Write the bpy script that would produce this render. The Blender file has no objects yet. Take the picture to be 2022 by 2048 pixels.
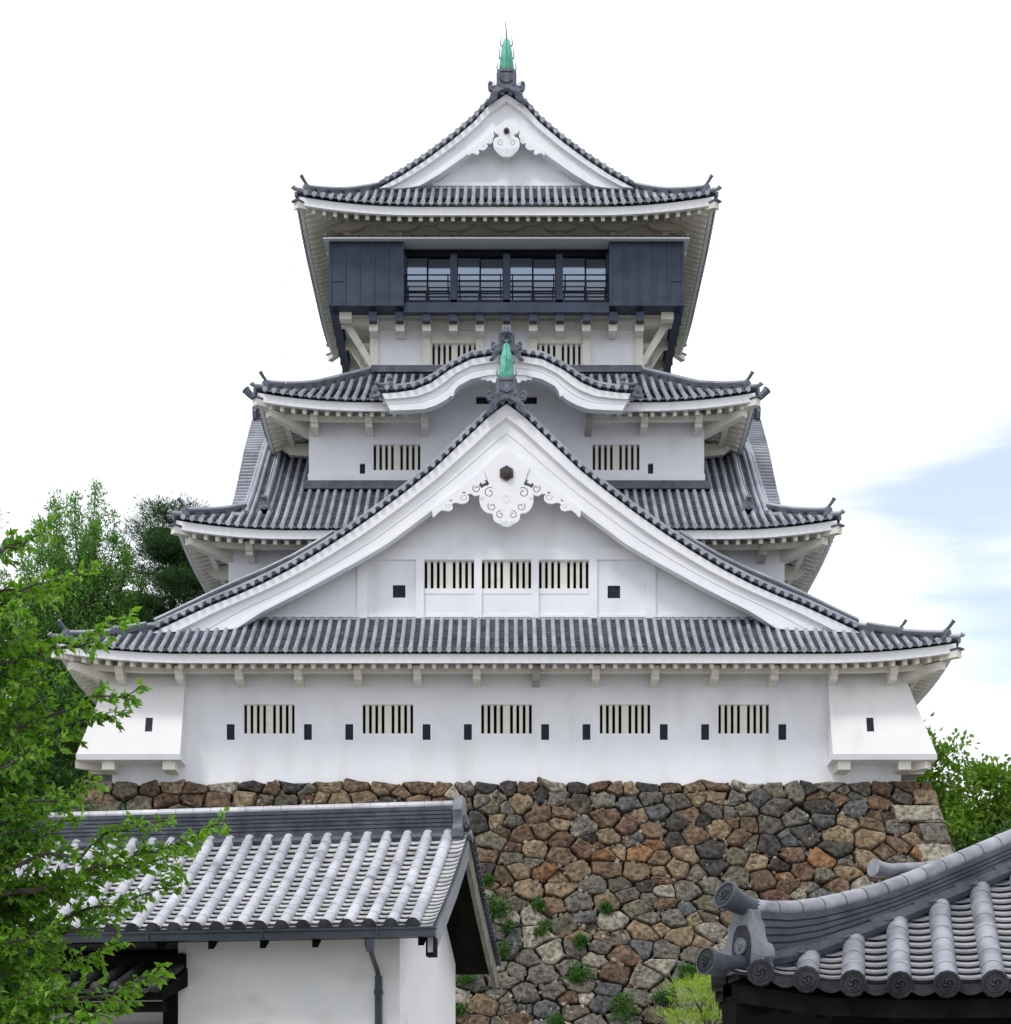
import bpy, math, random
import numpy as np
from mathutils import Vector

# ------------------------------------------------------------------ camera, sky, sun, exposure
SC = bpy.context.scene
COL = SC.collection
FPX, HY, CZ = 3700.0, 2300.0, 1.6
cam_d = bpy.data.cameras.new("Camera"); cam = bpy.data.objects.new("Camera", cam_d); COL.objects.link(cam)
cam.location = (0, 0, CZ); cam.rotation_euler = (math.radians(90), 0, 0)
cam_d.sensor_fit = 'HORIZONTAL'; cam_d.sensor_width = 36; cam_d.lens = 36*FPX/2022
cam_d.shift_x = -2/2022; cam_d.shift_y = (HY-1024)/2022
cam_d.clip_start = .1; cam_d.clip_end = 4000
SC.camera = cam
SUN_EL, SUN_AZ = math.radians(54), math.radians(222)      # azimuth measured clockwise from +Y
w = bpy.data.worlds.new("World"); SC.world = w; w.use_nodes = True
def make_world():
    nt = w.node_tree; N = nt.nodes; N.clear(); L = nt.links
    out = N.new('ShaderNodeOutputWorld'); bg = N.new('ShaderNodeBackground')
    sky = N.new('ShaderNodeTexSky'); sky.sky_type = 'NISHITA'; sky.sun_disc = False
    sky.sun_elevation = SUN_EL; sky.sun_rotation = SUN_AZ
    sky.air_density = 1; sky.dust_density = 1.0; sky.ozone_density = 1
    tc = N.new('ShaderNodeTexCoord')
    mp = N.new('ShaderNodeMapping'); mp.inputs['Scale'].default_value = (2.0, 2.0, 13); mp.inputs['Rotation'].default_value = (0, math.radians(9), 0)
    nz = N.new('ShaderNodeTexNoise'); nz.inputs['Scale'].default_value = 1.3; nz.inputs['Detail'].default_value = 7; nz.inputs['Roughness'].default_value = .55; nz.inputs['Distortion'].default_value = .35
    L.new(tc.outputs['Generated'], mp.inputs['Vector']); L.new(mp.outputs['Vector'], nz.inputs['Vector'])
    # opening in the cloud cover, a patch of sky low in the north-east
    d = N.new('ShaderNodeVectorMath'); d.operation = 'DISTANCE'; v = Vector((.29, 1, .335)).normalized()
    L.new(tc.outputs['Generated'], d.inputs[0]); d.inputs[1].default_value = v
    mr = N.new('ShaderNodeMapRange'); mr.inputs['From Min'].default_value = .04; mr.inputs['From Max'].default_value = .21
    mr.inputs['To Min'].default_value = -.23; mr.inputs['To Max'].default_value = .5
    L.new(d.outputs['Value'], mr.inputs['Value'])
    ad = N.new('ShaderNodeMath'); ad.operation = 'ADD'; L.new(nz.outputs['Fac'], ad.inputs[0]); L.new(mr.outputs['Result'], ad.inputs[1])
    cr = N.new('ShaderNodeMapRange'); cr.interpolation_type = 'SMOOTHSTEP'
    cr.inputs['From Min'].default_value = .26; cr.inputs['From Max'].default_value = .50
    cr.inputs['To Min'].default_value = .50; cr.inputs['To Max'].default_value = 1
    L.new(ad.outputs[0], cr.inputs['Value'])
    m1 = N.new('ShaderNodeVectorMath'); m1.operation = 'SCALE'; m1.inputs['Scale'].default_value = .15
    tn = N.new('ShaderNodeVectorMath'); tn.operation = 'MULTIPLY'; tn.inputs[1].default_value = (.95, 1.22, 1.25)
    L.new(sky.outputs['Color'], tn.inputs[0]); L.new(tn.outputs[0], m1.inputs[0])
    mx = N.new('ShaderNodeMixRGB'); mx.inputs[2].default_value = (1.14, 1.17, 1.26, 1)
    L.new(cr.outputs['Result'], mx.inputs[0]); L.new(m1.outputs[0], mx.inputs[1])
    L.new(mx.outputs[0], bg.inputs['Color']); bg.inputs['Strength'].default_value = 1.0
    L.new(bg.outputs[0], out.inputs[0])
make_world()
sd = bpy.data.lights.new("Sun", 'SUN'); sd.energy = 1.6; sd.angle = math.radians(11); sd.color = (1, .975, .93)
sun = bpy.data.objects.new("Sun", sd); COL.objects.link(sun); sun.location = (-20, -20, 60)
sun.rotation_euler = Vector((-math.sin(SUN_AZ)*math.cos(SUN_EL), -math.cos(SUN_AZ)*math.cos(SUN_EL), -math.sin(SUN_EL))).to_track_quat('-Z', 'Y').to_euler()
SC.view_settings.view_transform = 'Standard'; SC.view_settings.look = 'None'
SC.view_settings.exposure = 0.0; SC.view_settings.gamma = 1.0
try:
    SC.render.engine = 'CYCLES'; SC.cycles.max_bounces = 6; SC.cycles.diffuse_bounces = 3; SC.cycles.transparent_max_bounces = 8
except Exception: pass

# ------------------------------------------------------------------ helpers
rnd = random.Random(7); rs = np.random.RandomState(11)
def PX(px, py, Y):                      # a point at distance Y seen in direction (px, py)
    return np.array([(px-1013)/FPX*Y, Y, CZ+(HY-py)/FPX*Y])
org = {None: np.zeros(3)}
def props(o, label=None, cat=None, group=None, kind=None):
    if label: o['label'] = label
    if cat: o['category'] = cat
    if group: o['group'] = group
    if kind: o['kind'] = kind
    return o
def thing(name, label, cat, loc, rz=0, group=None, model=None):
    o = bpy.data.objects.new(name, None); COL.objects.link(o); o.location = loc; o.rotation_euler = (0, 0, rz)
    o.empty_display_size = .5
    org[o] = np.array(loc if model is None else model, float)
    return props(o, label, cat, group)

class MB:
    def __init__(s): s.V = []; s.F = []; s.n = 0; s.C = None
    def add(s, V, F):
        V = np.asarray(V, float).reshape(-1, 3); s.V.append(V)
        F = [tuple(int(i)+s.n for i in f) for f in F] if not isinstance(F, np.ndarray) else (F+s.n).tolist()
        s.F.extend(F); s.n += len(V); return s
    def grid(s, G, closed=False):
        G = np.asarray(G, float); M, N = G.shape[:2]
        i = np.arange(M-1)[:, None]; j = np.arange(N if closed else N-1)[None]
        j2 = (j+1) % N
        F = np.stack([i*N+j+0*i, i*N+j2+0*i, (i+1)*N+j2, (i+1)*N+j+0*i], -1).reshape(-1, 4)
        return s.add(G.reshape(-1, 3), F)
    def hexa(s, p):      # 4 bottom, 4 top
        return s.add(p, [(3,2,1,0),(4,5,6,7),(0,1,5,4),(1,2,6,5),(2,3,7,6),(3,0,4,7)])
    def box(s, x0, x1, y0, y1, z0, z1):
        return s.hexa([(x0,y0,z0),(x1,y0,z0),(x1,y1,z0),(x0,y1,z0),(x0,y0,z1),(x1,y0,z1),(x1,y1,z1),(x0,y1,z1)])
    def prism(s, poly, O, ex, ez, dv):
        O, ex, ez, dv = [np.array(a, float) for a in (O, ex, ez, dv)]
        A = np.array([O+ex*p[0]+ez*p[1] for p in poly]); B = A+dv; n = len(poly)
        return s.add(np.vstack([A, B]), [tuple(range(n)), tuple(range(2*n-1, n-1, -1))]+[(i, i+n, (i+1) % n+n, (i+1) % n) for i in range(n)])
    def tube(s, P, r, n=8, cap=True, up=(0,0,1), sx=1.0):
        P = np.asarray(P, float); K = len(P); r = np.broadcast_to(np.asarray(r, float), (K,))
        T = np.gradient(P, axis=0); T /= np.linalg.norm(T, axis=1)[:, None]+1e-9
        if tuple(up) == (0, 0, 1) and abs(T[:, 2]).mean() > .85: up = (0, 1, 0)
        U = np.broadcast_to(np.array(up, float), T.shape)
        S = np.cross(T, U); l = np.linalg.norm(S, axis=1)
        S[l < 1e-3] = (1, 0, 0); l = np.linalg.norm(S, axis=1); S /= l[:, None]
        Nn = np.cross(S, T); a = np.linspace(0, 2*math.pi, n, endpoint=False)
        G = P[:, None]+r[:, None, None]*(np.cos(a)[None, :, None]*S[:, None]*sx+np.sin(a)[None, :, None]*Nn[:, None])
        b = s.n; s.grid(G, closed=True)
        if cap:
            s.F.append(tuple(range(b+n-1, b-1, -1))); s.F.append(tuple(range(b+(K-1)*n, b+K*n)))
        return s
    def seg(s, a, b, r, n=8): return s.tube([a, b], r, n)
    def build(s, name, mat, parent=None, smooth=False, origin=None, angle=None):
        V = np.vstack(s.V)
        c = np.array([(V[:,0].min()+V[:,0].max())/2, (V[:,1].min()+V[:,1].max())/2, V[:,2].min()]) if origin is None else np.array(origin, float)
        me = bpy.data.meshes.new(name); me.from_pydata((V-c).tolist(), [], s.F); me.update()
        if s.C is not None:
            at = me.color_attributes.new('tint', 'FLOAT_COLOR', 'POINT'); at.data.foreach_set('color', np.hstack([s.C, np.ones((len(s.C), 1))]).astype(np.float32).ravel())
        me.materials.append(mat)
        if smooth: me.polygons.foreach_set('use_smooth', np.ones(len(me.polygons), bool))
        if angle:
            try: me.set_sharp_from_angle(angle=math.radians(angle))
            except Exception: pass
        o = bpy.data.objects.new(name, me); COL.objects.link(o)
        o.location = c-org[parent] if parent is not None else c
        if parent is not None: o.parent = parent
        org[o] = c
        return o
def copy_part(o, shift, parent=None):
    c = o.copy(); COL.objects.link(c); p = parent if parent is not None else o.parent
    c.parent = p; org[c] = org[o]+np.array(shift, float); c.location = org[c]-org[p]
    return c
def shape2d(name, splines, O, ex, ez, depth, mat, parent, bevel=0.0):
    """filled 2D outline with holes, extruded to a solid plate"""
    cu = bpy.data.curves.new(name, 'CURVE'); cu.dimensions = '2D'; cu.fill_mode = 'BOTH'; cu.extrude = depth/2-bevel; cu.bevel_depth = bevel; cu.bevel_resolution = 1
    for sp in splines:
        q = cu.splines.new('POLY'); q.points.add(len(sp)-1)
        for k, p in enumerate(sp): q.points[k].co = (p[0], p[1], 0, 1)
        q.use_cyclic_u = True
    t = bpy.data.objects.new('tmp', cu); COL.objects.link(t)
    dg = bpy.context.evaluated_depsgraph_get(); dg.update(); me = bpy.data.meshes.new_from_object(t.evaluated_get(dg))
    V = np.empty(len(me.vertices)*3); me.vertices.foreach_get('co', V); V = V.reshape(-1, 3)
    F = [tuple(p.vertices) for p in me.polygons]
    bpy.data.objects.remove(t); bpy.data.curves.remove(cu); bpy.data.meshes.remove(me)
    O, ex, ez = np.array(O, float), np.array(ex, float), np.array(ez, float); nn = np.cross(ex, ez)
    W = O+V[:, :1]*ex+V[:, 1:2]*ez+V[:, 2:]*nn
    m = MB(); m.add(W, F); return m.build(name, mat, parent)

# ------------------------------------------------------------------ materials
def mat(name, col, rough=.6, col2=None, nscale=1.0, detail=4, bump=0.0, bscale=20, stretch=(1,1,1), metallic=0, spec=.5, lo=.35, hi=.65, tint=False, stain=None):
    m = bpy.data.materials.new(name); m.use_nodes = True; nt = m.node_tree; N = nt.nodes; L = nt.links
    b = N['Principled BSDF']; b.inputs['Roughness'].default_value = rough; b.inputs['Metallic'].default_value = metallic
    b.inputs['Specular IOR Level'].default_value = spec
    g = N.new('ShaderNodeNewGeometry'); mp = N.new('ShaderNodeMapping'); mp.inputs['Scale'].default_value = stretch
    L.new(g.outputs['Position'], mp.inputs['Vector'])
    src = None
    if tint:
        at = N.new('ShaderNodeAttribute'); at.attribute_name = 'tint'; src = at.outputs['Color']
    if col2 is not None:
        nz = N.new('ShaderNodeTexNoise'); nz.inputs['Scale'].default_value = nscale; nz.inputs['Detail'].default_value = detail
        nz.inputs['Roughness'].default_value = .62
        L.new(mp.outputs[0], nz.inputs['Vector'])
        mr = N.new('ShaderNodeMapRange'); mr.inputs['From Min'].default_value = lo; mr.inputs['From Max'].default_value = hi
        L.new(nz.outputs['Fac'], mr.inputs['Value'])
        mx = N.new('ShaderNodeMixRGB'); mx.inputs[1].default_value = (*col, 1); mx.inputs[2].default_value = (*col2, 1)
        L.new(mr.outputs[0], mx.inputs[0])
        if src is not None:
            mu = N.new('ShaderNodeMixRGB'); mu.blend_type = 'MULTIPLY'; mu.inputs[0].default_value = 1
            L.new(src, mu.inputs[1]); L.new(mx.outputs[0], mu.inputs[2]); src = mu.outputs[0]
        else: src = mx.outputs[0]
    if stain is not None:
        scol, sc, st, lo2, hi2 = stain
        mp2 = N.new('ShaderNodeMapping'); mp2.inputs['Scale'].default_value = st; L.new(g.outputs['Position'], mp2.inputs['Vector'])
        n2 = N.new('ShaderNodeTexNoise'); n2.inputs['Scale'].default_value = sc; n2.inputs['Detail'].default_value = 6; L.new(mp2.outputs[0], n2.inputs['Vector'])
        r2 = N.new('ShaderNodeMapRange'); r2.inputs['From Min'].default_value = lo2; r2.inputs['From Max'].default_value = hi2; L.new(n2.outputs['Fac'], r2.inputs['Value'])
        m2 = N.new('ShaderNodeMixRGB'); m2.inputs[2].default_value = (*scol, 1); L.new(r2.outputs[0], m2.inputs[0])
        if src is None: m2.inputs[1].default_value = (*col, 1)
        else: L.new(src, m2.inputs[1])
        src = m2.outputs[0]
    if src is not None: L.new(src, b.inputs['Base Color'])
    else: b.inputs['Base Color'].default_value = (*col, 1)
    if bump > 0:
        n3 = N.new('ShaderNodeTexNoise'); n3.inputs['Scale'].default_value = bscale; n3.inputs['Detail'].default_value = 5; L.new(mp.outputs[0], n3.inputs['Vector'])
        bp = N.new('ShaderNodeBump'); bp.inputs['Strength'].default_value = 1; bp.inputs['Distance'].default_value = bump
        L.new(n3.outputs['Fac'], bp.inputs['Height']); L.new(bp.outputs[0], b.inputs['Normal'])
    return m
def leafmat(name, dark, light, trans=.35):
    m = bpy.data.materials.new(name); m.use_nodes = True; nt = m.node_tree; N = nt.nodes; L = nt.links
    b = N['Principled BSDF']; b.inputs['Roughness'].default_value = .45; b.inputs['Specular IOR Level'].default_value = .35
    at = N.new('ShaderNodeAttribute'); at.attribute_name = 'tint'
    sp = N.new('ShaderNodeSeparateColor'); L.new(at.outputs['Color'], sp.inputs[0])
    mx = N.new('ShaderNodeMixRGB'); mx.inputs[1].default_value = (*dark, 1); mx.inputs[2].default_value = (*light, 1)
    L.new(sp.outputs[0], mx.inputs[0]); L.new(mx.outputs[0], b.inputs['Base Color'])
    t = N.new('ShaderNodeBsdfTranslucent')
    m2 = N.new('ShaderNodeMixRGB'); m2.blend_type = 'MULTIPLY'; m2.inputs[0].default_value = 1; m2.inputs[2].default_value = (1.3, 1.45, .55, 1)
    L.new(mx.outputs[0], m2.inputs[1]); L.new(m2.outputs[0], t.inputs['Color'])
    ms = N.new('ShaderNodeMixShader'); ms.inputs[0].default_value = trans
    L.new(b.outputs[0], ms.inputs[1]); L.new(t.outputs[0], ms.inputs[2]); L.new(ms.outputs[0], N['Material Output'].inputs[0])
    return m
M = {}
M['plaster'] = mat('white_plaster', (.77,.785,.83), .75, (.84,.855,.89), .35, 5, .004, 6, stain=((.66,.665,.67), .9, (1,1,.35), .52, .85))
M['plaster_bay'] = mat('bay_plaster', (.76,.75,.755), .75, (.84,.825,.825), .4, 5, .004, 6, stain=((.62,.6,.58), .9, (1,1,.22), .60, .9))
M['hafu'] = mat('painted_bargeboard', (.79,.80,.835), .6, (.85,.855,.88), .8, 4, stain=((.62,.63,.65), 1.6, (1,1,.4), .62, .9))
M['cream'] = mat('cream_timber', (.70,.68,.60), .7, (.78,.76,.69), 1.2, 4, stain=((.5,.47,.4), 1.5, (1,1,1), .58, .85))
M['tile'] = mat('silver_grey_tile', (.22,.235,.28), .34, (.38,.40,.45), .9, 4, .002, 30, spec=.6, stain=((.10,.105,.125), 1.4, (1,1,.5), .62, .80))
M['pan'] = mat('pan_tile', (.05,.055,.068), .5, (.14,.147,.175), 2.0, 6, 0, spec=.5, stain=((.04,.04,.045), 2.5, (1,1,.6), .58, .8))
M['ridge'] = mat('ridge_tile', (.042,.050,.070), .48, (.10,.112,.145), 2.5, 5, .004, 20, spec=.5)
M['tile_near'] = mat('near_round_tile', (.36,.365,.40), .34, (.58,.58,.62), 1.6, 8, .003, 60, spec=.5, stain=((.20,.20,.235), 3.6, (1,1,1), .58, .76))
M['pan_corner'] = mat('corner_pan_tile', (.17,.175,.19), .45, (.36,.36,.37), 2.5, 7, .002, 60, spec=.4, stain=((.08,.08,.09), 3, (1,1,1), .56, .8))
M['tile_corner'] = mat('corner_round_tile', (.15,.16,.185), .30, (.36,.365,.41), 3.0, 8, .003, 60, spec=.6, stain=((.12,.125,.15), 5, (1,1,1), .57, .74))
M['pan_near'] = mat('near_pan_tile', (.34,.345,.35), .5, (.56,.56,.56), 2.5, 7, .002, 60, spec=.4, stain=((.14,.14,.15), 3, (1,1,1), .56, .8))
M['ridge_near'] = mat('near_ridge_tile', (.038,.045,.060), .5, (.10,.11,.135), 3.5, 8, .003, 60, spec=.22, stain=((.06,.065,.08), 6, (1,1,1), .55, .8))
M['oni_mid'] = mat('near_grey_ornament', (.10,.105,.125), .45, (.20,.205,.235), 5, 7, .004, 60)
M['oni'] = mat('ornament_tile', (.07,.08,.11), .5, (.16,.178,.225), 3.2, 5, .004, 30, spec=.5)
M['oni_near'] = mat('near_ornament_tile', (.014,.015,.018), .55, (.045,.048,.055), 5, 7, .004, 60, spec=.18)
M['navy'] = mat('navy_metal', (.018,.030,.060), .5, (.034,.050,.088), 1.5, 4, .002, 30, spec=.4)
M['navy_dark'] = mat('navy_recess', (.004,.006,.011), .7, (.009,.012,.02), 1.5, 3, spec=.2)
M['dark'] = mat('dark_opening', (.006,.007,.010), .9, spec=.1)
M['shut'] = mat('dark_shutter', (.010,.014,.024), .6, (.02,.026,.04), 6, 4, spec=.2)
M['copper'] = mat('verdigris_copper', (.05,.30,.20), .6, (.16,.52,.38), 5, 8, .01, 25, stain=((.01,.06,.05), 6, (1,1,.4), .62, .78))
M['copper_dark'] = mat('dark_copper', (.02,.07,.06), .6, (.05,.18,.14), 8, 4)
M['rod'] = mat('dark_rod', (.02,.02,.022), .5)
M['rosette'] = mat('bronze_rosette', (.035,.025,.022), .6, (.075,.055,.05), 12, 4, .01, 30)
M['wood'] = mat('black_timber', (.005,.0045,.004), .9, (.012,.011,.010), 3, 5, .003, 20, stretch=(1,1,.2), spec=.08)
M['grey_wood'] = mat('weathered_board', (.16,.165,.19), .7, (.28,.285,.32), 2.5, 6, .003, 30, stretch=(1,.25,.25))
M['lichen_wood'] = mat('lichened_board', (.10,.10,.075), .8, (.20,.195,.15), 5, 7, .004, 30)
M['gutter'] = mat('gutter_metal', (.018,.026,.036), .4, (.035,.045,.06), 3, 4)
M['gate_plaster'] = mat('gate_plaster', (.72,.73,.74), .8, (.80,.80,.80), .9, 6, .004, 9, stain=((.38,.37,.32), .9, (1,1,1.6), .56, .92))
M['stone'] = mat('field_stone', (.38,.38,.39), .9, (1.65,1.62,1.52), 6, 15, .07, 6, tint=True, spec=.25, stain=((.42,.41,.37), 5.5, (1,1,1), .66, .8))
M['mortar'] = mat('wall_core', (.014,.013,.011), .95)
M['earth'] = mat('gravel_ground', (.13,.12,.10), .95, (.20,.19,.165), .5, 8, .02, 8)
M['bounce_patch'] = mat('bounce_gravel', (.34,.33,.30), .95, (.46,.45,.42), .8, 8, .02, 12)
M['grass'] = mat('grass_ground', (.05,.09,.025), .95, (.10,.13,.05), .4, 8, .02, 8)
M['bark'] = mat('tree_bark', (.03,.026,.02), .9, (.08,.07,.055), 6, 6, .01, 20, stretch=(1,1,.3))
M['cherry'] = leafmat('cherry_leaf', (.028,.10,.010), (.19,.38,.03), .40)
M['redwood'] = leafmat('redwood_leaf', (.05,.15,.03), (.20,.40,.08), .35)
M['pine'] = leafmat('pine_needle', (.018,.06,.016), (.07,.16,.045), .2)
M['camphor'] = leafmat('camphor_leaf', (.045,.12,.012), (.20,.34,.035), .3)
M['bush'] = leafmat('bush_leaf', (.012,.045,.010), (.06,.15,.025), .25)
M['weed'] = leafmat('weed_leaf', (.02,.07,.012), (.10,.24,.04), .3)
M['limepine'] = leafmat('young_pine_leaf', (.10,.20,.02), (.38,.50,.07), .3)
def glassmat():
    m = bpy.data.materials.new('window_glass'); m.use_nodes = True; b = m.node_tree.nodes['Principled BSDF']
    b.inputs['Base Color'].default_value = (.20,.25,.32,1); b.inputs['Metallic'].default_value = 1.0; b.inputs['Roughness'].default_value = .07
    b.inputs['Coat Weight'].default_value = .6; b.inputs['Coat Roughness'].default_value = .03
    return m
M['glass'] = glassmat()
M['mesh'] = mat('rail_mesh', (.03,.04,.05), .5)
M['lipwhite'] = mat('canopy_edge', (.66,.69,.70), .5)
# ------------------------------------------------------------------ roofs
class Roof:
    def __init__(s, hw, y0, y1, F, S, L, c, ov=1.8):
        s.hw, s.y0, s.y1, s.L, s.c, s.ov = hw, y0, y1, L, c, ov
        s.Fd, s.Fz = np.array(F, float).T; s.Sd, s.Sz = np.array(S, float).T
        s.yc = (y0+y1)/2; s.hd = (y1-y0)/2; s.zE = s.Fz[0]
    def lift(s, x, y):
        a = s.hw-np.abs(x); b = s.hd-np.abs(y-s.yc)
        return s.L*np.maximum(0, 1-(np.maximum(a, 0)+np.maximum(b, 0))/s.c)**2
    def F(s, b): return np.interp(b, s.Fd, s.Fz)
    def S(s, a): return np.interp(a, s.Sd, s.Sz)
    def Finv(s, z): return np.interp(z, s.Fz, s.Fd)
    def Sinv(s, z): return np.interp(z, s.Sz, s.Sd)
    def pt(s, side, u, b):
        u, b = np.broadcast_arrays(np.asarray(u, float), np.asarray(b, float))
        if side == 'F': x, y, z = u, s.y0+b, s.F(b)
        elif side == 'B': x, y, z = u, s.y1-b, s.F(b)
        elif side == 'R': x, y, z = s.hw-b, s.yc+u, s.S(b)
        else: x, y, z = -s.hw+b, s.yc+u, s.S(b)
        return np.stack([x, y, z+s.lift(x, y)], -1)
    def ring(s, i, dz, n=24, gap=0):
        """closed loop inset by i at zE+lift+dz"""
        t = np.linspace(-1, 1, n); t = np.sign(t)*np.abs(t)**.7
        hx, hy = s.hw-i, s.hd-i; P = []
        if gap: P += [(x, -hy) for x in np.linspace(gap, hx, n)]
        else: P += [(x*hx, -hy) for x in t]
        P += [(hx, y*hy) for y in t[1:]]; P += [(-x*hx, hy) for x in t[1:]]; P += [(-hx, -y*hy) for y in t[1:]]
        if gap: P += [(x, -hy) for x in np.linspace(-hx, -gap, n)[1:]]
        P = np.array(P); x, y = P[:, 0], P[:, 1]+s.yc
        return np.stack([x, y, s.zE+s.lift(x, y)+dz], -1)
    def profile_ring(s, mb, prof, gap=0, closed=True):
        G = np.stack([s.ring(i, dz, gap=gap) for i, dz in prof], 1)
        mb.grid(G, closed=closed)
        if gap and closed:
            k = len(prof); b = mb.n-len(G)*k
            mb.F.append(tuple(range(b, b+k))); mb.F.append(tuple(range(b+(len(G)-1)*k+k-1, b+(len(G)-1)*k-1, -1)))

def round_row(mb, P, side, r=.085, n=6, joint=0, lift=.015):
    P = np.asarray(P, float)
    if joint:
        T = np.linalg.norm(np.diff(P, axis=0), axis=1); s = np.concatenate([[0], np.cumsum(T)]); tot = s[-1]
        q = []; rr = []; k = 0
        while k*joint < tot-.02:
            a, b = k*joint, min((k+1)*joint, tot)
            q += [a, b-.008, b-.0079, b-.0005]; rr += [1.02, .99, .93, .93]; k += 1
        q = np.array(q); P = np.stack([np.interp(q, s, P[:, i]) for i in range(3)], -1); R = r*np.array(rr)
    else: R = np.full(len(P), r)
    T = np.gradient(P, axis=0); T /= np.linalg.norm(T, axis=1)[:, None]+1e-9
    if joint: T[:] = T.mean(0)/np.linalg.norm(T.mean(0)) if len(P) < 4 else T
    S = np.array(side, float)[None]+0*T; Nn = np.cross(S, T); Nn /= np.linalg.norm(Nn, axis=1)[:, None]
    Nn[Nn[:, 2] < 0] *= -1
    a = np.linspace(-.15, math.pi+.15, n+1)
    G = (P+Nn*lift)[:, None]+R[:, None, None]*(np.cos(a)[None, :, None]*S[:, None]+np.sin(a)[None, :, None]*Nn[:, None])
    mb.grid(G)

def tiled(roof, side, us, mr, mp, b1, b0=lambda u: 0.0, step=.14, h=.028, r=.085, joint=0, disc=True, nseg=6, seglen=.4, psec=4, under=.05, mo=None):
    """round tile rows at us and stepped pan tiles between them"""
    sv = {'F': (1,0,0), 'B': (1,0,0), 'R': (0,1,0), 'L': (0,1,0)}[side]
    iv = {'F': (0,1,0), 'B': (0,-1,0), 'R': (-1,0,0), 'L': (1,0,0)}[side]; iv = np.array(iv, float); sv = np.array(sv, float)
    for u in us:
        lo, hi = b0(u), b1(u)
        if hi-lo < .12: continue
        n = max(3, int((hi-lo)/seglen)+2)
        P = roof.pt(side, u, np.linspace(lo, hi, n)); round_row(mr, P, sv, r, nseg, joint)
        if disc and lo < .01:
            c = P[0]+np.array([0, 0, .015]); m_ = mo or mr
            m_.tube([c-iv*.05, c+iv*.05], r*1.16, 12)
            if joint:
                m_.tube([c-iv*.058, c-iv*.05], r*.80, 16); m_.tube([c-iv*.064, c-iv*.05], r*.35, 10)
    for k in range(len(us)-1):
        ua, ub = us[k], us[k+1]; um = (ua+ub)/2
        lo, hi = b0(um), max(b1(ua), b1(ub)) if min(b1(ua), b1(ub)) > .1 else b1(um)
        if hi-lo < .1: continue
        nst = max(1, int(round((hi-lo)/step))); bs = np.linspace(lo-.03 if lo < .01 else lo, hi, nst+1)
        bb = []; hh = []
        for i in range(nst):
            if psec >= 8 and i > 0: bb += [bs[i]+.075, bs[i]+.075, bs[i]+.002, bs[i], bs[i+1]]; hh += [-.004, h-.014, h-.014, h, .0]
            else: bb += [bs[i]+under*.6, bs[i], bs[i+1]]; hh += [-.004, h, .0]
        bb = np.array(bb[1:]); hh = np.array(hh[1:])
        t = np.linspace(0, 1, psec+1); uu = ua+(ub-ua)*t; sag = -.03*(1-(2*t-1)**2)
        G = roof.pt(side, uu[None, :], bb[:, None]); G[..., 2] += hh[:, None]+sag[None, :]
        mp.grid(G)
        if disc and lo < .01:       # hanging lip of the eave pan tile
            A = G[0]; B = A.copy(); B[:, 2] -= .05-.02*np.cos(t*2*math.pi); (mo or mp).grid(np.stack([A-iv*.004, B-iv*.004]))

def stack(mb, mc, P, w=.26, h=.3, capr=.085, layers=4, joint=0, hs=None):
    """ridge of stacked flat tiles (into mb) with a round cap (into mc) along base line P"""
    P = np.asarray(P, float); T = np.gradient(P, axis=0); T[:, 2] = 0; T /= np.linalg.norm(T, axis=1)[:, None]+1e-9
    S = np.stack([T[:, 1], -T[:, 0], 0*T[:, 0]], -1); prof = []
    dz = h/layers
    for k in range(layers):
        ww = w/2*(1-.12*k/layers); z = k*dz
        prof += [(ww, z), (ww, z+dz*.72), (ww-.022, z+dz*.74), (ww-.022, z+dz*.99)]
    prof = [(w/2, -.15)]+prof
    pr = prof+[(-a, b) for a, b in prof[::-1]]
    G = P[:, None]+np.array([a for a, b in pr])[None, :, None]*S[:, None]+np.array([[0, 0, b] for a, b in pr])[None]*(1 if hs is None else np.asarray(hs)[:, None, None])
    n = len(pr); b0 = mb.n; mb.grid(G, closed=True)
    mb.F.append(tuple(range(b0, b0+n))); mb.F.append(tuple(range(b0+(len(P)-1)*n+n-1, b0+(len(P)-1)*n-1, -1)))
    Q = P+np.array([0, 0, capr*.35])+np.array([0, 0, h])*(1 if hs is None else np.asarray(hs)[:, None])
    if joint:
        L_ = np.linalg.norm(np.diff(Q, axis=0), axis=1); s = np.concatenate([[0], np.cumsum(L_)]); q = []; rr = []; k = 0
        while k*joint < s[-1]-.02:
            e_ = min((k+1)*joint, s[-1]); q += [k*joint, e_-.012, e_-.0119, e_-.0005]; rr += [1.03, 1.0, .88, .88]; k += 1
        q = np.array(q); Q = np.stack([np.interp(q, s, Q[:, i]) for i in range(3)], -1); mc.tube(Q, capr*np.array(rr), 12)
    else: mc.tube(Q, capr, 8)

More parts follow.
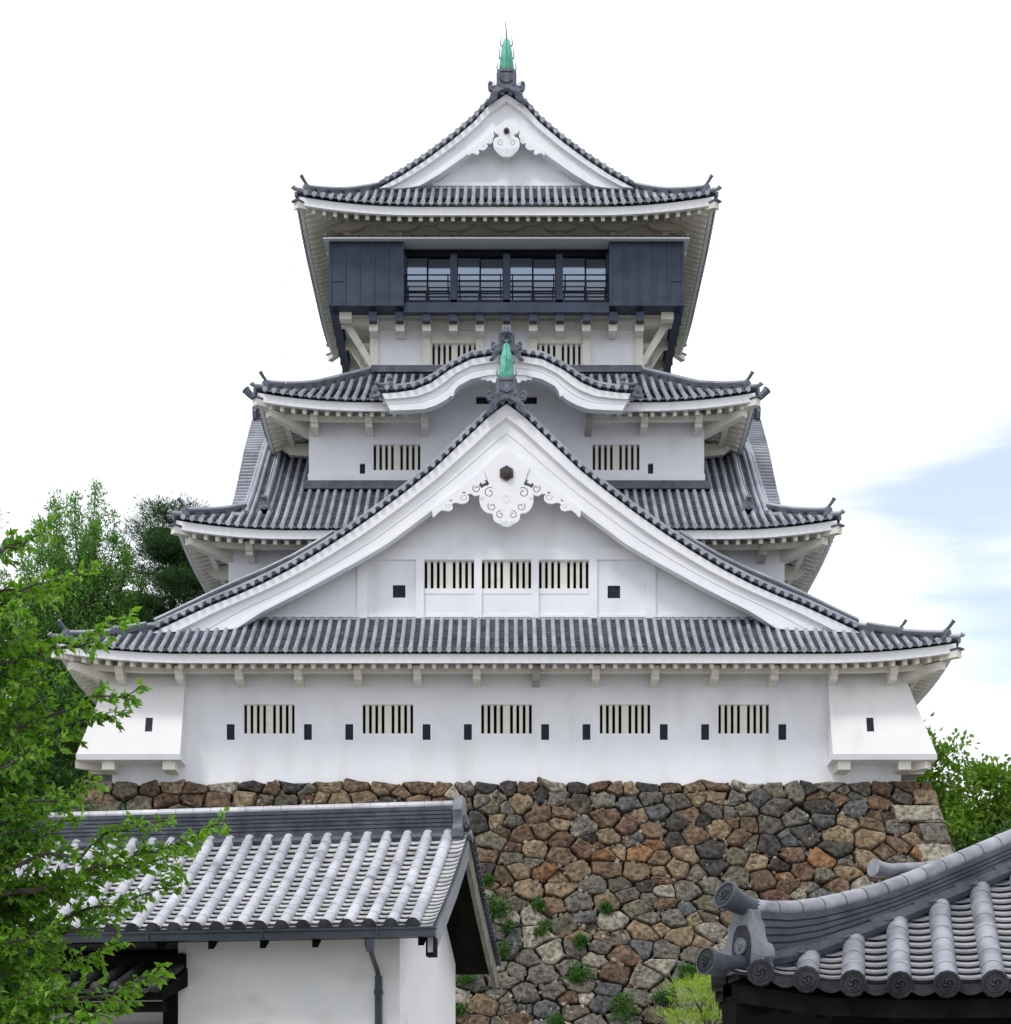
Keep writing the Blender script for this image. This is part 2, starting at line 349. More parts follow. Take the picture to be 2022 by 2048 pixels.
ONI = [(-.27,-.05),(-.33,.10),(-.27,.17),(-.2,.2),(-.21,.40),(-.12,.52),(.12,.52),(.21,.40),(.2,.2),(.27,.17),(.33,.10),(.27,-.05)]
def small_oni(mb, p, d, sc=1.0, horn=True, hl=1.0):
    d = np.array([d[0], d[1], 0.0]); d /= np.linalg.norm(d); e = np.array([-d[1], d[0], 0]); p = np.array(p, float)
    mb.prism([(a*sc, b*sc) for a, b in ONI], p-d*.06, e, (0,0,1), d*.16)
    mb.prism([(math.cos(a)*.13*sc, .26*sc+math.sin(a)*.13*sc) for a in np.arange(6)*math.pi/3+.5], p+d*.09, e, (0,0,1), d*.05)
    mb.tube([p+d*.10+np.array([0,0,.26*sc]), p+d*.17+np.array([0,0,.26*sc])], .06*sc, 8)
    if horn:
        t = np.linspace(0, 1, 8); Q = p[None]+d[None]*(-.30+.66*t)[:, None]*sc*hl+np.array([0,0,1.])[None]*(.46+.40*t**2.0*hl)[:, None]*sc
        mb.tube(Q, (.075+.02*t**3)*sc, 10); q = Q[-1]; v = Q[-1]-Q[-2]; v /= np.linalg.norm(v); mb.tube([q, q+v*.04], .105*sc, 12)

def hip_path(roof, sx, sb, amax, n=16, a0=.15):
    a = np.linspace(a0, amax, n); b = roof.Finv(roof.S(a)); b = np.minimum(b, roof.hd)
    x = sx*(roof.hw-a); y = roof.y0+b if sb == 'F' else roof.y1-b
    return np.stack([x, y, roof.S(a)+roof.lift(x, y)], -1)

RAFT = {'n': 0}
def eaves(R, part, brackets, gap=0, pitch=.435, ftop=-.10, fh=.32, sof=.27, indiv=0, sidepitch=None, beam=True, side_br=()):
    """white fascia, soffit, rafters, eave beam, bracket arms and hip rafters under roof R"""
    ov = R.ov
    m = MB(); R.profile_ring(m, [(.12, ftop), (.12, ftop-fh), (.24, ftop-fh), (.24, ftop)], gap); m.build('fascia', M['hafu'], part)
    sz = lambda b: ftop-fh*.86+sof*(np.asarray(b)-.24)
    m = MB(); R.profile_ring(m, [(.2, ftop-fh*.8), (.3, sz(.3)), (ov*.6, sz(ov*.6)), (ov+.25, sz(ov+.25))], gap, closed=False); m.build('soffit', M['cream'], part)
    rest = MB(); hh, hwid = .22, .072
    def raft(mb, side, u, blo, bhi):
        q = []
        for dz in (-hh, 0):
            for (du, b) in ((-hwid, blo), (hwid, blo), (hwid, bhi), (-hwid, bhi)):
                if side in 'FB': x, y = u+du, (R.y0+b if side == 'F' else R.y1-b)
                else: x, y = ((R.hw-b) if side == 'R' else (-R.hw+b)), R.yc+u+du
                l = R.lift(np.array(u if side in 'FB' else x), np.array(y if side in 'FB' else R.yc+u))
                q.append((x, y, R.zE+float(l)+float(sz(b))+dz+.004))
        mb.hexa(q)
    for side in 'FRL':
        half = R.hw if side == 'F' else R.hd; pt = pitch if side == 'F' else (sidepitch or pitch)
        nn = int((half-.45)/pt)
        for k in range(-nn, nn+1):
            u = k*pt
            if side == 'F' and gap and abs(u) < gap+.1: continue
            bh = min(ov+.1, half-abs(u)-.02)
            if bh < .45: continue
            if side == 'F' and indiv and RAFT['n'] < 100:
                mb = MB(); raft(mb, side, u, .33, bh); mb.build('rafter', M['cream'], part); RAFT['n'] += 1
            else: raft(rest, side, u, .33, bh)
    props(rest.build('rafters', M['cream'], part), kind='stuff')
    bi = ov-.8; bt = float(sz(bi+.1))-hh
    if beam:
        m = MB(); R.profile_ring(m, [(bi, bt), (bi, bt-.17), (bi+.2, bt-.17), (bi+.2, bt)], gap); m.build('eave_beam', M['cream'], part)
    bb = bt-.17 if beam else bt
    prof = [(ov+.05, bt), (ov-1.1, bt), (ov-1.1, bt-.18), (ov-1.0, bt-.30), (ov-.9, bt-.34), (ov-.86, bt-.44), (ov+.05, bt-.52)]
    pr = None
    for x in brackets:
        for s_ in (-1, 1):
            if pr is None:
                m = MB(); m.prism([(b, z) for b, z in prof], (x-.14, R.y0, R.zE), (0,1,0), (0,0,1), (.28,0,0)); pr = m.build('bracket', M['cream'], part); px0 = x
                if s_ == -1: copy_part(pr, (-2*x, 0, 0), part)
            elif s_ == -1: copy_part(pr, (-x-px0, 0, 0), part)
            else: copy_part(pr, (x-px0, 0, 0), part)
    for yy in side_br:
        for s_ in (-1, 1):
            m = MB(); m.prism([(b, z) for b, z in prof], (s_*R.hw, yy-.14, R.zE), (-s_,0,0), (0,0,1), (0,.28,0)); m.build('bracket', M['cream'], part)
    # hip rafters and diagonal arms
    for s_ in (-1, 1):
        for sb in 'FB':
            a1 = np.array([s_*(R.hw-.02), R.y0+.02 if sb == 'F' else R.y1-.02, 0.]); q = ov+.2
            a2 = np.array([s_*(R.hw-q), R.y0+q if sb == 'F' else R.y1-q, 0.])
            d = (a2-a1)/np.linalg.norm(a2-a1); e = np.array([-d[1], d[0], 0])*.13
            z1 = R.zE+R.L+ftop-fh*.95; z2 = R.zE+float(sz(q))-.02
            m = MB(); pts = []
            for top in (0, 1):
                for (c, z) in ((a1, z1), (a2, z2)):
                    for sg in ((-1, 1) if c is a1 else (1, -1)):
                        pts.append(c+e*sg+np.array([0, 0, z-.27+top*.27]))
            m.hexa([pts[0], pts[1], pts[2], pts[3], pts[4], pts[5], pts[6], pts[7]]); m.build('hip_rafter', M['cream'], part)
            m = MB(); c = a1+d*.02; m.hexa([c-e*1.3-d*.12+[0,0,z1+.004], c+e*1.3-d*.12+[0,0,z1+.004], c+d*.5+e*1.2+[0,0,z1-.02], c+d*.5-e*1.2+[0,0,z1-.02],
                                   c-e*1.3-d*.12+[0,0,z1+.06], c+e*1.3-d*.12+[0,0,z1+.06], c+d*.5+e*1.2+[0,0,z1+.05], c+d*.5-e*1.2+[0,0,z1+.05]])
            m.build('hip_rafter_cap', M['ridge'], part)
            if beam:
                m = MB(); b1_ = a1+d*(.62*math.sqrt(2)*.75); zt = R.zE+bt+.02; f = e*1.15
                m.hexa([b1_-f+[0,0,zt-.22], b1_+f+[0,0,zt-.22], a2+f+[0,0,zt-.5], a2-f+[0,0,zt-.5], b1_-f+[0,0,zt+.06], b1_+f+[0,0,zt+.06], a2+f+[0,0,zt], a2-f+[0,0,zt]])
                m.build('corner_bracket', M['cream'], part)

def wall_holes(mb, x0, x1, z0, z1, Y, holes, depth=.3, yfn=None):
    xs = sorted({x0, x1}|{h[0] for h in holes}|{h[1] for h in holes}); zs = sorted({z0, z1}|{h[2] for h in holes}|{h[3] for h in holes})
    for i in range(len(xs)-1):
        for j in range(len(zs)-1):
            cx, cz = (xs[i]+xs[i+1])/2, (zs[j]+zs[j+1])/2
            if any(h[0] < cx < h[1] and h[2] < cz < h[3] for h in holes): continue
            mb.add([(xs[i], Y, zs[j]), (xs[i+1], Y, zs[j]), (xs[i+1], Y, zs[j+1]), (xs[i], Y, zs[j+1])], [(0,1,2,3)])
    for a, b, c, d in holes:
        D = Y+depth
        mb.add([(a,Y,c),(b,Y,c),(b,Y,d),(a,Y,d),(a,D,c),(b,D,c),(b,D,d),(a,D,d)], [(0,4,5,1),(1,5,6,2),(2,6,7,3),(3,7,4,0)])
def window(parent, a, b, c, d, Y, depth=.28, bars=(3,3), wide=2.1, barmat='cream', back='dark', sill=False):
    """opening a..b, c..d with a dark back and upright bars; one part with the bars as its sub-part"""
    m = MB(); m.add([(a-.02,Y+depth-.004,c-.02),(b+.02,Y+depth-.004,c-.02),(b+.02,Y+depth-.004,d+.02),(a-.02,Y+depth-.004,d+.02)], [(0,1,2,3)])
    wdw = m.build('window', M[back], parent)
    n = bars[0]+bars[1]; unit = (b-a)/(n+1+n+1-.0+wide-1+.0+0) if wide else (b-a)/(2*n+1)
    m = MB(); x = a+unit*.85; u2 = (b-a-2*.85*unit-wide*unit-n*unit)/(n) if wide else unit
    for k in range(n+1 if wide else n):
        wd = unit*(wide if wide and k == bars[0] else 1)
        m.box(x, x+wd, Y+.07, Y+.17, c, d); x += wd+u2
    m.build('window_bars', M[barmat], wdw)
    if sill:
        m = MB(); m.box(a, b, Y-.02, Y+.1, c-.2, c-.002); m.build('window_sill', M['hafu'], wdw)
    return wdw
def loophole(parent, cx, cz, w_, h_, Y, inset=.03):
    m = MB(); m.box(cx-w_/2+.002, cx+w_/2-.002, Y+inset, Y+inset+.06, cz-h_/2+.002, cz+h_/2-.002); return m.build('loophole', M['shut'], parent)
def band(mb, up, lo, f0, f1, yf, yb):
    up, lo = np.array(up, float), np.array(lo, float)
    A = up+(lo-up)*f0; B = up+(lo-up)*f1
    A = np.vstack([A[::-1]*[-1, 1], A[1:]]); B = np.vstack([B[::-1]*[-1, 1], B[1:]])
    Z = lambda Q, y: np.stack([Q[:, 0], np.full(len(Q), y), Q[:, 1]], -1)
    G = np.stack([Z(A, yf), Z(B, yf), Z(B, yb), Z(A, yb)], 1); b = mb.n; mb.grid(G, closed=True); n = len(G)
    mb.F.append((b, b+1, b+2, b+3)); mb.F.append((b+(n-1)*4+3, b+(n-1)*4+2, b+(n-1)*4+1, b+(n-1)*4))
def resamp(P, n):
    P = np.array(P, float); s = np.concatenate([[0], np.cumsum(np.linalg.norm(np.diff(P, axis=0), axis=1))])
    q = np.linspace(0, s[-1], n); return np.stack([np.interp(q, s, P[:, i]) for i in range(P.shape[1])], -1)
def arcpts(P, d, off=0.0):
    P = np.array(P, float); s = np.concatenate([[0], np.cumsum(np.linalg.norm(np.diff(P, axis=0), axis=1))])
    q = np.arange(off, s[-1], d); return np.stack([np.interp(q, s, P[:, i]) for i in range(P.shape[1])], -1)
def verge_front(parent, up, yf, depth=.6, r=.095, pitch=.345, off=.2, matn='tile'):
    """round verge tiles whose ends face the viewer, with a running row above them"""
    mr = MB(); C = arcpts(up, pitch, off)
    for x, z in C:
        for s_ in ((-1, 1) if x > .01 else (1,)):
            mr.tube([(s_*x, yf-.05, z), (s_*x, yf+.02, z)], r*1.12, 12); mr.tube([(s_*x, yf, z), (s_*x, yf+depth, z+.02)], r, 10)
    ms = MB(); U = np.array(up, float)
    lo = U+[0, -.05]; hi = U+[0, .045]; band(ms, hi, lo, 0, 1, yf+.06, yf+depth)
    mb2 = MB(); P = np.vstack([U[::-1]*[-1, 1], U[1:]])
    Q = np.stack([P[:, 0], np.full(len(P), yf+.30), P[:, 1]+.16], -1); h = len(U)
    mb2.tube(Q[:h], .085, 8, up=(0,1,0)); mb2.tube(Q[h-1:], .085, 8, up=(0,1,0))
    Q2 = Q+[0, -.16, -.045]; mb2.tube(Q2[:h], .05, 6, up=(0,1,0)); mb2.tube(Q2[h-1:], .05, 6, up=(0,1,0))
    a = mr.build('verge_tiles', M[matn], parent, True, angle=50); ms.build('verge_bed', M['ridge'], parent); mb2.build('verge_ridge', M[matn], parent, True, angle=50)

ONI_BIG = [(0,0),(60,0),(82,14),(88,50),(88,128),(95,148),(112,152),(124,142),(126,122),(142,108),(158,118),(166,145),(160,172),(142,190),(116,194),(128,204),(142,222),(148,245),(158,268),(182,296),(152,300),(134,290),(116,250),(84,214),(50,190),(22,180),(0,178)]
def big_oni(parent, x, y, ztop, s):
    """main ridge end tile: shouldered plate, side scrolls and flowing fins, hexagonal crest panel"""
    P = [(a*s, -b*s) for a, b in ONI_BIG]; P = P+[(-a, b) for a, b in P[-2:0:-1]]
    m = MB(); m.prism(P, (x, y, ztop), (1,0,0), (0,0,1), (0,.22,0))
    # raised frame round the panel
    for (a, b, c, d) in ((-72,-58,-150,-14),(58,72,-150,-14),(-58,58,-28,-14)): m.box(x+a*s, x+b*s, y-.05, y-.001, ztop+c*s, ztop+d*s)
    hx = [(math.cos(t)*40*s, -78*s+math.sin(t)*44*s) for t in np.arange(6)*math.pi/3+math.pi/6]
    m.prism(hx, (x, y-.035, ztop), (1,0,0), (0,0,1), (0,.034,0))
    for a, b in ((-27,-62),(27,-62),(-34,-84),(34,-84)): m.tube([(x+a*s, y-.06, ztop+b*s), (x+a*s, y-.03, ztop+b*s)], 6*s, 8)
    for k in (-1, 1): m.tube([(x+k*52*s, y-.045, ztop-102*s), (x, y-.045, ztop-128*s)], 6*s, 6)
    m.tube([(x, y-.10, ztop-168*s), (x, y+.02, ztop-168*s)], 19*s, 12)
    for k in (-1, 1):
        for q in (0, 1, 2):
            t = np.linspace(0, 1, 9); X = (88+q*12+38*t+26*t*t+8*np.sin(t*6))*s*k; Z = -(196+q*4+96*t)*s+0*t
            m.tube(np.stack([x+X*(.80+.08*q), np.full(9, y-.015), ztop+Z], -1), 4.5*s, 6, up=(0,1,0))
        a = np.linspace(0, 4.4, 14); rr = (34-5*a)*s
        m.tube(np.stack([x+k*(126*s)+np.cos(a+.5)*rr*k, np.full(14, y-.015), ztop-155*s+np.sin(-a-.5)*rr*-1], -1), 4*s, 6, up=(0,1,0))
    return m.build('ridge_end_ornament', M['oni'], parent)
def fish(parent, x, y, z, s=1.0, rod=True):
    """copper dolphin-fish standing on the ridge end, back to the viewer, tail up"""
    t = np.linspace(0, 1, 16); m = MB()
    P = np.stack([np.full(16, x), y+(.30-.16*np.sin(t*math.pi))*s, z+(-.12+1.60*t)*s], -1)
    m.tube(P, np.interp(t, [0,.3,.6,.85,.95,1], [.35,.30,.235,.17,.12,.04])*s, 16)
    m.tube([(x, y+.3*s, z+.1*s), (x, y+.8*s, z+.05*s), (x, y+1.15*s, z+.28*s), (x, y+1.3*s, z+.42*s)], np.array([.3,.33,.25,.14])*s, 12)
    o = m.build('fish_ornament', M['copper'], parent, True)
    m = MB()
    for k in range(16):       # spined back
        tk = (k+1)/17.5; zz = z+(-.12+1.60*tk)*s; yy = y+(.30-.16*math.sin(tk*math.pi)-float(np.interp(tk, [0,.3,.6,.85,.95,1], [.35,.30,.235,.17,.12,.04])))*s
        m.add([(x-.022*s, yy+.03, zz), (x+.022*s, yy+.03, zz), (x, yy-.05*s, zz+.05*s), (x, yy+.03, zz+.10*s)], [(0,1,2),(1,3,2),(3,0,2),(0,3,1)])
    m.build('dorsal_fin', M['copper_dark'], o)
    m = MB()
    for k in (-1, 1):
        for zz, xo, hh in ((0.0,.40,.36),(.52,.31,.50),(1.06,.24,.44)):
            xa = x+k*(xo-.14)*s; xb = x+k*xo*s
            Q = [(xa, y+.12*s, z+(zz+.0)*s), (xb, y+.12*s, z+(zz+.01)*s), (xb+k*.012, y+.12*s, z+(zz+.12)*s), (xb-k*.02*s, y+.12*s, z+(zz+hh)*s)]
            m.tube(Q, np.array([.028,.030,.024,.005])*s, 6, up=(0,1,0))
    m.build('side_fin', M['copper_dark'], o)
    m = MB()
    for k in (-1, 1): m.prism([(0,0),(.14*k,.14),(.10*k,.24),(.03*k,.16),(0,.2)] if k > 0 else [(0,0),(0,.2),(-.03,.16),(-.10,.24),(-.14,.14)], (x, y+.30*s, z+1.36*s), (0,s,0), (0,0,s), (.03,0,0))
    m.build('tail_fin', M['copper'], o)
    if rod:
        m = MB(); m.tube([(x, y+.25*s, z+1.3*s), (x-.01, y+.2*s, z+1.75*s), (x-.045, y+.18*s, z+2.16*s)], [.024,.02,.012], 6); m.build('lightning_rod', M['rod'], o)
    return o
def spiral(cx, cy, r0, turns, w, a0, sgn=1, n=26):
    t = np.linspace(0, 1, n); a = a0+sgn*turns*2*math.pi*t; r = r0*(1-.72*t)
    ww = w*np.interp(t, [0,.1,.9,1], [.3,1,1,1.3])
    o = [(cx+math.cos(q)*(p+v/2), cy+math.sin(q)*(p+v/2)) for q, p, v in zip(a, r, ww)]
    i = [(cx+math.cos(q)*(p-v/2), cy+math.sin(q)*(p-v/2)) for q, p, v in zip(a, r, ww)]
    return o+i[::-1]
def mir(P): return [(-a, b) for a, b in P[::-1]]
def pendant(parent, O, s, half, holes, wing, wholes, ros, rosr, relief=()):
    """carved gable pendant: central plate, two side wings and a hexagonal boss; s = metres per drawing unit, z down"""
    sc = lambda P: [(a*s, -b*s) for a, b in P]
    full = sc(half)+mir(sc(half))[1:-1] if half[0][0] == 0 and half[-1][0] == 0 else sc(half)+mir(sc(half))
    hs = []
    for h in holes: hs += [sc(h), mir(sc(h))]
    c = shape2d('pendant', [full]+hs, O, (1,0,0), (0,0,1), .12, M['hafu'], parent, .012)
    for k in (1, -1):
        Wp = sc(wing) if k == 1 else mir(sc(wing)); wh = [sc(h) if k == 1 else mir(sc(h)) for h in wholes]
        shape2d('pendant_wing', [Wp]+wh, (O[0], O[1]+.03, O[2]), (1,0,0), (0,0,1), .09, M['hafu'], parent, .01)
    m = MB(); cx, cz = O[0], O[2]-ros*s
    hx = [(math.cos(t)*rosr*s, math.sin(t)*rosr*s) for t in np.arange(6)*math.pi/3+math.pi/6]
    m.prism(hx, (cx, O[1]-.13, cz), (1,0,0), (0,0,1), (0,.07,0)); m.tube([(cx, O[1]-.2, cz), (cx, O[1]-.12, cz)], rosr*s*.62, 6); m.tube([(cx, O[1]-.26, cz), (cx, O[1]-.19, cz)], rosr*s*.28, 8)
    m.build('hexagonal_boss', M['rosette'], parent)
    m = MB()
    for R_ in relief:
        for k in (1, -1):
            m.tube([(O[0]+k*a*s, O[1]-.062, O[2]-b*s) for a, b in R_], .012, 5, up=(0,1,0))
    if m.n: m.build('pendant_carving', M['hafu'], c)
# ------------------------------------------------------------------ ground
m = MB(); m.box(-1500, 1500, -600, 2500, -.5, 0); props(m.build('ground', M['earth']), kind='structure')
m = MB(); m.box(-22, 16, -10, 60, .0, .02); props(m.build('bounce_ground', M['bounce_patch']), kind='structure')  # unseen pale ground, added to bounce light onto the gate wall and undersides
m = MB(); m.box(-60, 60, 97, 200, .0, .03); props(m.build('lawn', M['grass']), kind='structure')

# ------------------------------------------------------------------ castle tower
T = thing('castle_tower', 'tall white castle keep with four grey tiled roofs standing on the rough stone rampart', 'castle', (0, 80, 15.1))
YC = 80.1
SA = [(0,19.5),(1.6,20.12),(3.25,20.72),(3.51,20.85),(4.45,21.3),(5.37,21.75),(6.26,22.15),(7.31,22.6),(8.34,23.1),(9.38,23.7),(10.43,24.4),(11.46,25.1),(12.51,25.9),(13.55,26.75),(14.59,27.7),(15.65,28.75),(16.25,29.38)]
RA = Roof(16.25, 66.25, 2*YC-66.25, [(0,19.5),(1.4,20.38),(2.85,21.48),(4,22.5)], SA, .42, 5.0, 1.75)
SB = [(0,24.92),(2.9,26.28),(3.5,26.6),(8,29)]
RB = Roof(12.5, 69.2, 2*YC-69.2, [(0,24.92),(1.2,25.72),(3.8,27.66),(7,30.35),(10.9,33.2)], SB, .42, 4.5, 1.8)
RC = Roof(9.73, 71.3, 2*YC-71.3, [(0,30.56),(2,31.75),(4.2,33.25)], [(0,30.56),(2.2,31.75),(4.43,33.25),(5,33.6)], .42, 4.5, 1.75)
SE = [(0,38.97),(1.7,39.75),(3.37,40.62),(4.13,41.06),(5.09,41.70),(6.05,42.40),(7.0,43.22),(7.56,43.85),(8.33,44.62)]
RE = Roof(8.33, 73.0, 2*YC-73.0, [(0,38.97),(1.2,39.82),(2.6,41.05),(4,42.3)], SE, .46, 5.0, 2.2)

def roofpart(R, us_f, b1f, side_us, b1s, b0f=lambda u: 0.0, back=True, step=.14):
    mr, mp = MB(), MB()
    tiled(R, 'F', us_f, mr, mp, b1f, b0=b0f, step=step)
    mr2, mp2 = MB(), MB()
    for sd_ in 'RL': tiled(R, sd_, side_us, mr, mp, b1s, step=.3, seglen=.6, nseg=5)
    if back:
        u = np.linspace(-R.hw, R.hw, 20); G = np.stack([R.pt('B', u, b) for b in (0, .6, 1.2)], 1)
        for k in range(1, 3): G[:, k, 0] = np.clip(G[:, k, 0], -R.hw+.6*k, R.hw-.6*k)
        mp.grid(G)
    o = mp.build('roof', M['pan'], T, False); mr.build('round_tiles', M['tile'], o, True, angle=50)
    return o
def centred(hw, p): n = int((hw-.1)/p); return np.arange(-n, n+1)*p
def hipper(R, part, amax, w_=.3, h_=.30, back_a=None, end_oni=True):
    for sx in (-1, 1):
        for sb in 'FB':
            mb_, mc_, on = MB(), MB(), MB()
            P = hip_path(R, sx, sb, amax if sb == 'F' else (back_a or amax), a0=.42)
            stack(mb_, mc_, P, w_, h_, .085, 3)
            small_oni(on, P[0]+np.array([0,0,-.06]), (sx, -1 if sb == 'F' else 1), .74)
            Q = hip_path(R, sx, sb, .6, 4, a0=-.02); mc_.tube(Q+np.array([0,0,.09]), .08, 8)
            d = np.array([sx, -1 if sb == 'F' else 1, 0])/math.sqrt(2); c = Q[0]+np.array([0,0,.10])
            mc_.tube([c, c+d*.07+[0,0,.02], c+d*.11+[0,0,.06]], [.075,.085,.10], 10)
            h = mb_.build('hip_ridge', M['ridge'], part); mc_.build('ridge_cap', M['tile'], part, True, angle=50); on.build('ridge_end_tile', M['oni'], part)

# first storey ---------------------------------------------------------
WX = [(-8.72+4.36*k) for k in range(5)]; z0w, z1w = CZ+(HY-1467)/FPX*68, CZ+(HY-1409)/FPX*68
holes = [(x-.93, x+.93, z0w, z1w) for x in WX]
lps = []
for x in WX: lps += [x-1.42, x+1.42]
zl = CZ+(HY-1464)/FPX*68
lh = [(x-.145, x+.145, zl-.29, zl+.29) for x in lps]
m = MB(); wall_holes(m, -14.5, 14.5, 15.0, 19.5, 68, holes+lh, .3)
m.add([(-14.5,68,15),(-14.5,92.2,15),(-14.5,92.2,19.6),(-14.5,68,19.6)], [(0,1,2,3)]); m.add([(14.5,68,15),(14.5,92.2,15),(14.5,92.2,19.6),(14.5,68,19.6)], [(3,2,1,0)])
m.add([(-14.5,92.2,15),(14.5,92.2,15),(14.5,92.2,19.6),(-14.5,92.2,19.6)], [(0,1,2,3)])
m.build('wall', M['plaster'], T)
for h in holes: window(T, *h, 68)
l0 = None
for x in lps: loophole(T, x, zl, .29, .58, 68, .05)
for k in (-1, 1):      # flared corner bays that overhang the rampart
    zt, zb = 19.25, CZ+(HY-1508)/FPX*66.9
    xi0, xi1 = 11.78, 11.80; out = 1.05
    def X(v): return k*v
    A = [(X(xi0),67.97,zt),(X(14.52),67.97,zt),(X(xi1),68-1.12,zb),(X(14.5+out),68-1.12,zb)]
    m = MB()
    V = [(X(xi0),67.97,zt),(X(14.53),67.97,zt),(X(14.53),74,zt),(X(14.3),74,zt),
         (X(xi1),66.88,zb),(X(15.55),66.88,zb),(X(15.55),74,zb),(X(14.3),74,zb),(X(xi0),68.05,zt),(X(xi1),68.05,zb)]
    F = [(4,5,1,0),(5,6,2,1),(6,7,3,2),(9,4,0,8),(0,1,2,3,8),(4,9,7,6,5)]
    if k < 0: F = [f[::-1] for f in F]
    m.add(V, F); bay = m.build('corner_bay', M['plaster_bay'], T)
    m = MB(); a, b = sorted((X(xi1-.02), X(15.57)))
    m.add([(a,66.86,zb-.004),(b,66.86,zb-.004),(b,74,zb-.004),(a,74,zb-.004),(a+.0,66.92,zb-.2),(b,66.92,zb-.2),(b,74,zb-.2),(a,74,zb-.2)], [(4,5,1,0),(5,6,2,1),(3,7,4,0),(7,6,5,4),(0,1,2,3)])
    m.build('bay_lip', M['plaster'], bay)
    for xc in (12.25, 14.45):
        m = MB(); m.box(X(xc)-.23, X(xc)+.23, 67.1, 68.0, zb-.52, zb-.204); m.build('bay_bracket', M['cream'], bay)
    for yy in (68.2, 70.9):
        m = MB(); a, b = sorted((X(14.5), X(15.35))); m.box(a, b, yy-.22, yy+.22, zb-.50, zb-.204); m.build('bay_bracket', M['cream'], bay)
    m = MB(); c = X(14.9)
    m.hexa([(X(15.42)-.2,67.0,zb-.49),(X(15.42)+.02*k,67.3,zb-.49),(X(14.5)+.2,68.1,zb-.49),(X(14.5)-.2,67.95,zb-.49),(X(15.42)-.2,67.0,zb-.206),(X(15.42)+.02*k,67.3,zb-.206),(X(14.5)+.2,68.1,zb-.206),(X(14.5)-.2,67.95,zb-.206)])
    m.build('bay_bracket', M['cream'], bay)
    xc, zc = X(13.22 if k > 0 else 13.0), zl+.10; fr = (zt-zc)/(zt-zb); yy = 67.97-1.09*fr; sl = 1.09/(zt-zb)
    m = MB(); m.hexa([(xc-.13, yy-sl*.27-.004, zc-.27),(xc+.13, yy-sl*.27-.004, zc-.27),(xc+.13, yy-sl*.27+.05, zc-.27),(xc-.13, yy-sl*.27+.05, zc-.27),
                      (xc-.13, yy+sl*.27-.004, zc+.27),(xc+.13, yy+sl*.27-.004, zc+.27),(xc+.13, yy+sl*.27+.05, zc+.27),(xc-.13, yy+sl*.27+.05, zc+.27)]); m.build('loophole', M['shut'], bay)

# first roof and its great gable ----------------------------------------
def b1A(u):
    return min(2.8, float(RA.Finv(RA.S(RA.hw-abs(u)))))
def b1As(u):
    y = RA.yc+u
    if abs(u) > RA.hd-1.75: return float(RA.Sinv(RA.F(RA.hd-abs(u))))
    if y < 73: return RA.hw-.05
    return 5.65
pa = roofpart(RA, centred(16.2, .344), b1A, np.arange(-RA.hd+.2, RA.hd-.1, .36), b1As)
eaves(RA, pa, [1.08+2.16*k for k in range(7)], indiv=1, side_br=(71.0, 73.2, 75.4, 77.6))
hipper(RA, pa, 3.25, .30, .20)
for k in (-1, 1):
    mb_, mc_, m3 = MB(), MB(), MB()
    P = hip_path(RA, k, 'F', 3.0, 8, a0=1.9)+np.array([0,0,.23]); stack(mb_, mc_, P, .24, .07, .07, 1); small_oni(m3, P[0]+[0,0,-.22], (k, -1), .62)
    a = np.linspace(3.15, 9.8, 24); P = np.stack([k*(RA.hw-a), np.full(24, 68.85), RA.S(a)], -1); stack(mb_, mc_, P, .30, .60, .085, 6)
    mb_.build('descending_ridge', M['ridge'], pa); mc_.build('descending_ridge_cap', M['tile'], pa, True, angle=50); m3.build('ridge_end_tile', M['oni'], pa)
mb_, mc_ = MB(), MB(); P = np.array([(0, y, 29.35) for y in np.linspace(67.75, 73.1, 6)]); stack(mb_, mc_, P, .42, .50, .10, 6)
mb_.build('main_ridge', M['ridge'], pa); mc_.build('main_ridge_cap', M['tile'], pa, True, angle=50)
G = MB()     # plaster gable wall behind the bargeboards
gw = [(-3.06,-1.21,22.54,23.57),(-.92,.92,22.54,23.57),(1.21,3.06,22.54,23.57)]
gl = [(-4.24,-3.77,21.98+.22,22.67),(3.77,4.24,21.98+.20,22.65)]
wall_holes(G, -5.6, 5.6, 21.2, 24.0, 69.0, gw+gl, .3)
top = [(5.6,24.0)]+[(RA.hw-a, float(RA.S(a))-.2) for a in np.linspace(RA.hw-5.6, RA.hw, 14)]; top = top+[(-x, z) for x, z in top[::-1]]
G.add([(x, 69.0, z) for x, z in top], [tuple(range(len(top)))])
for k in (-1, 1):
    sdp = [(5.6,21.2),(12.6,21.2)]+[(RA.hw-a, float(RA.S(a))-.2) for a in np.linspace(4.6, RA.hw-5.6, 10)]
    G.add([(k*x, 69.0, z) for x, z in sdp], [tuple(range(len(sdp)))])
ga = G.build('gable', M['plaster'], T)
for h in gw: window(T, *h, 69.0, sill=True)
for h in gl: loophole(T, (h[0]+h[1])/2, (h[2]+h[3])/2, h[1]-h[0], h[3]-h[2], 69.0, .05)
m = MB(); m.box(-6.0, 6.0, 68.93, 68.998, 23.60, 24.05); m.build('gable_beam', M['hafu'], ga)
m = MB(); m.box(-10, 10, 68.95, 68.998, 21.46, 21.56); m.build('gable_plinth', M['hafu'], ga)
for x0, x1 in ((-3.38,-3.08),(-1.20,-.92),(.92,1.20),(3.08,3.38),(-5.56,-5.18),(5.18,5.56)):
    m = MB(); m.box(x0, x1, 68.92, 68.997, 21.42, 23.597); m.build('gable_post', M['hafu'], ga)
m = MB(); m.box(-.02, .02, 68.985, 69.01, 24.05, 26.4); m.build('plaster_joint', M['hafu'], ga)
YH = 68.1
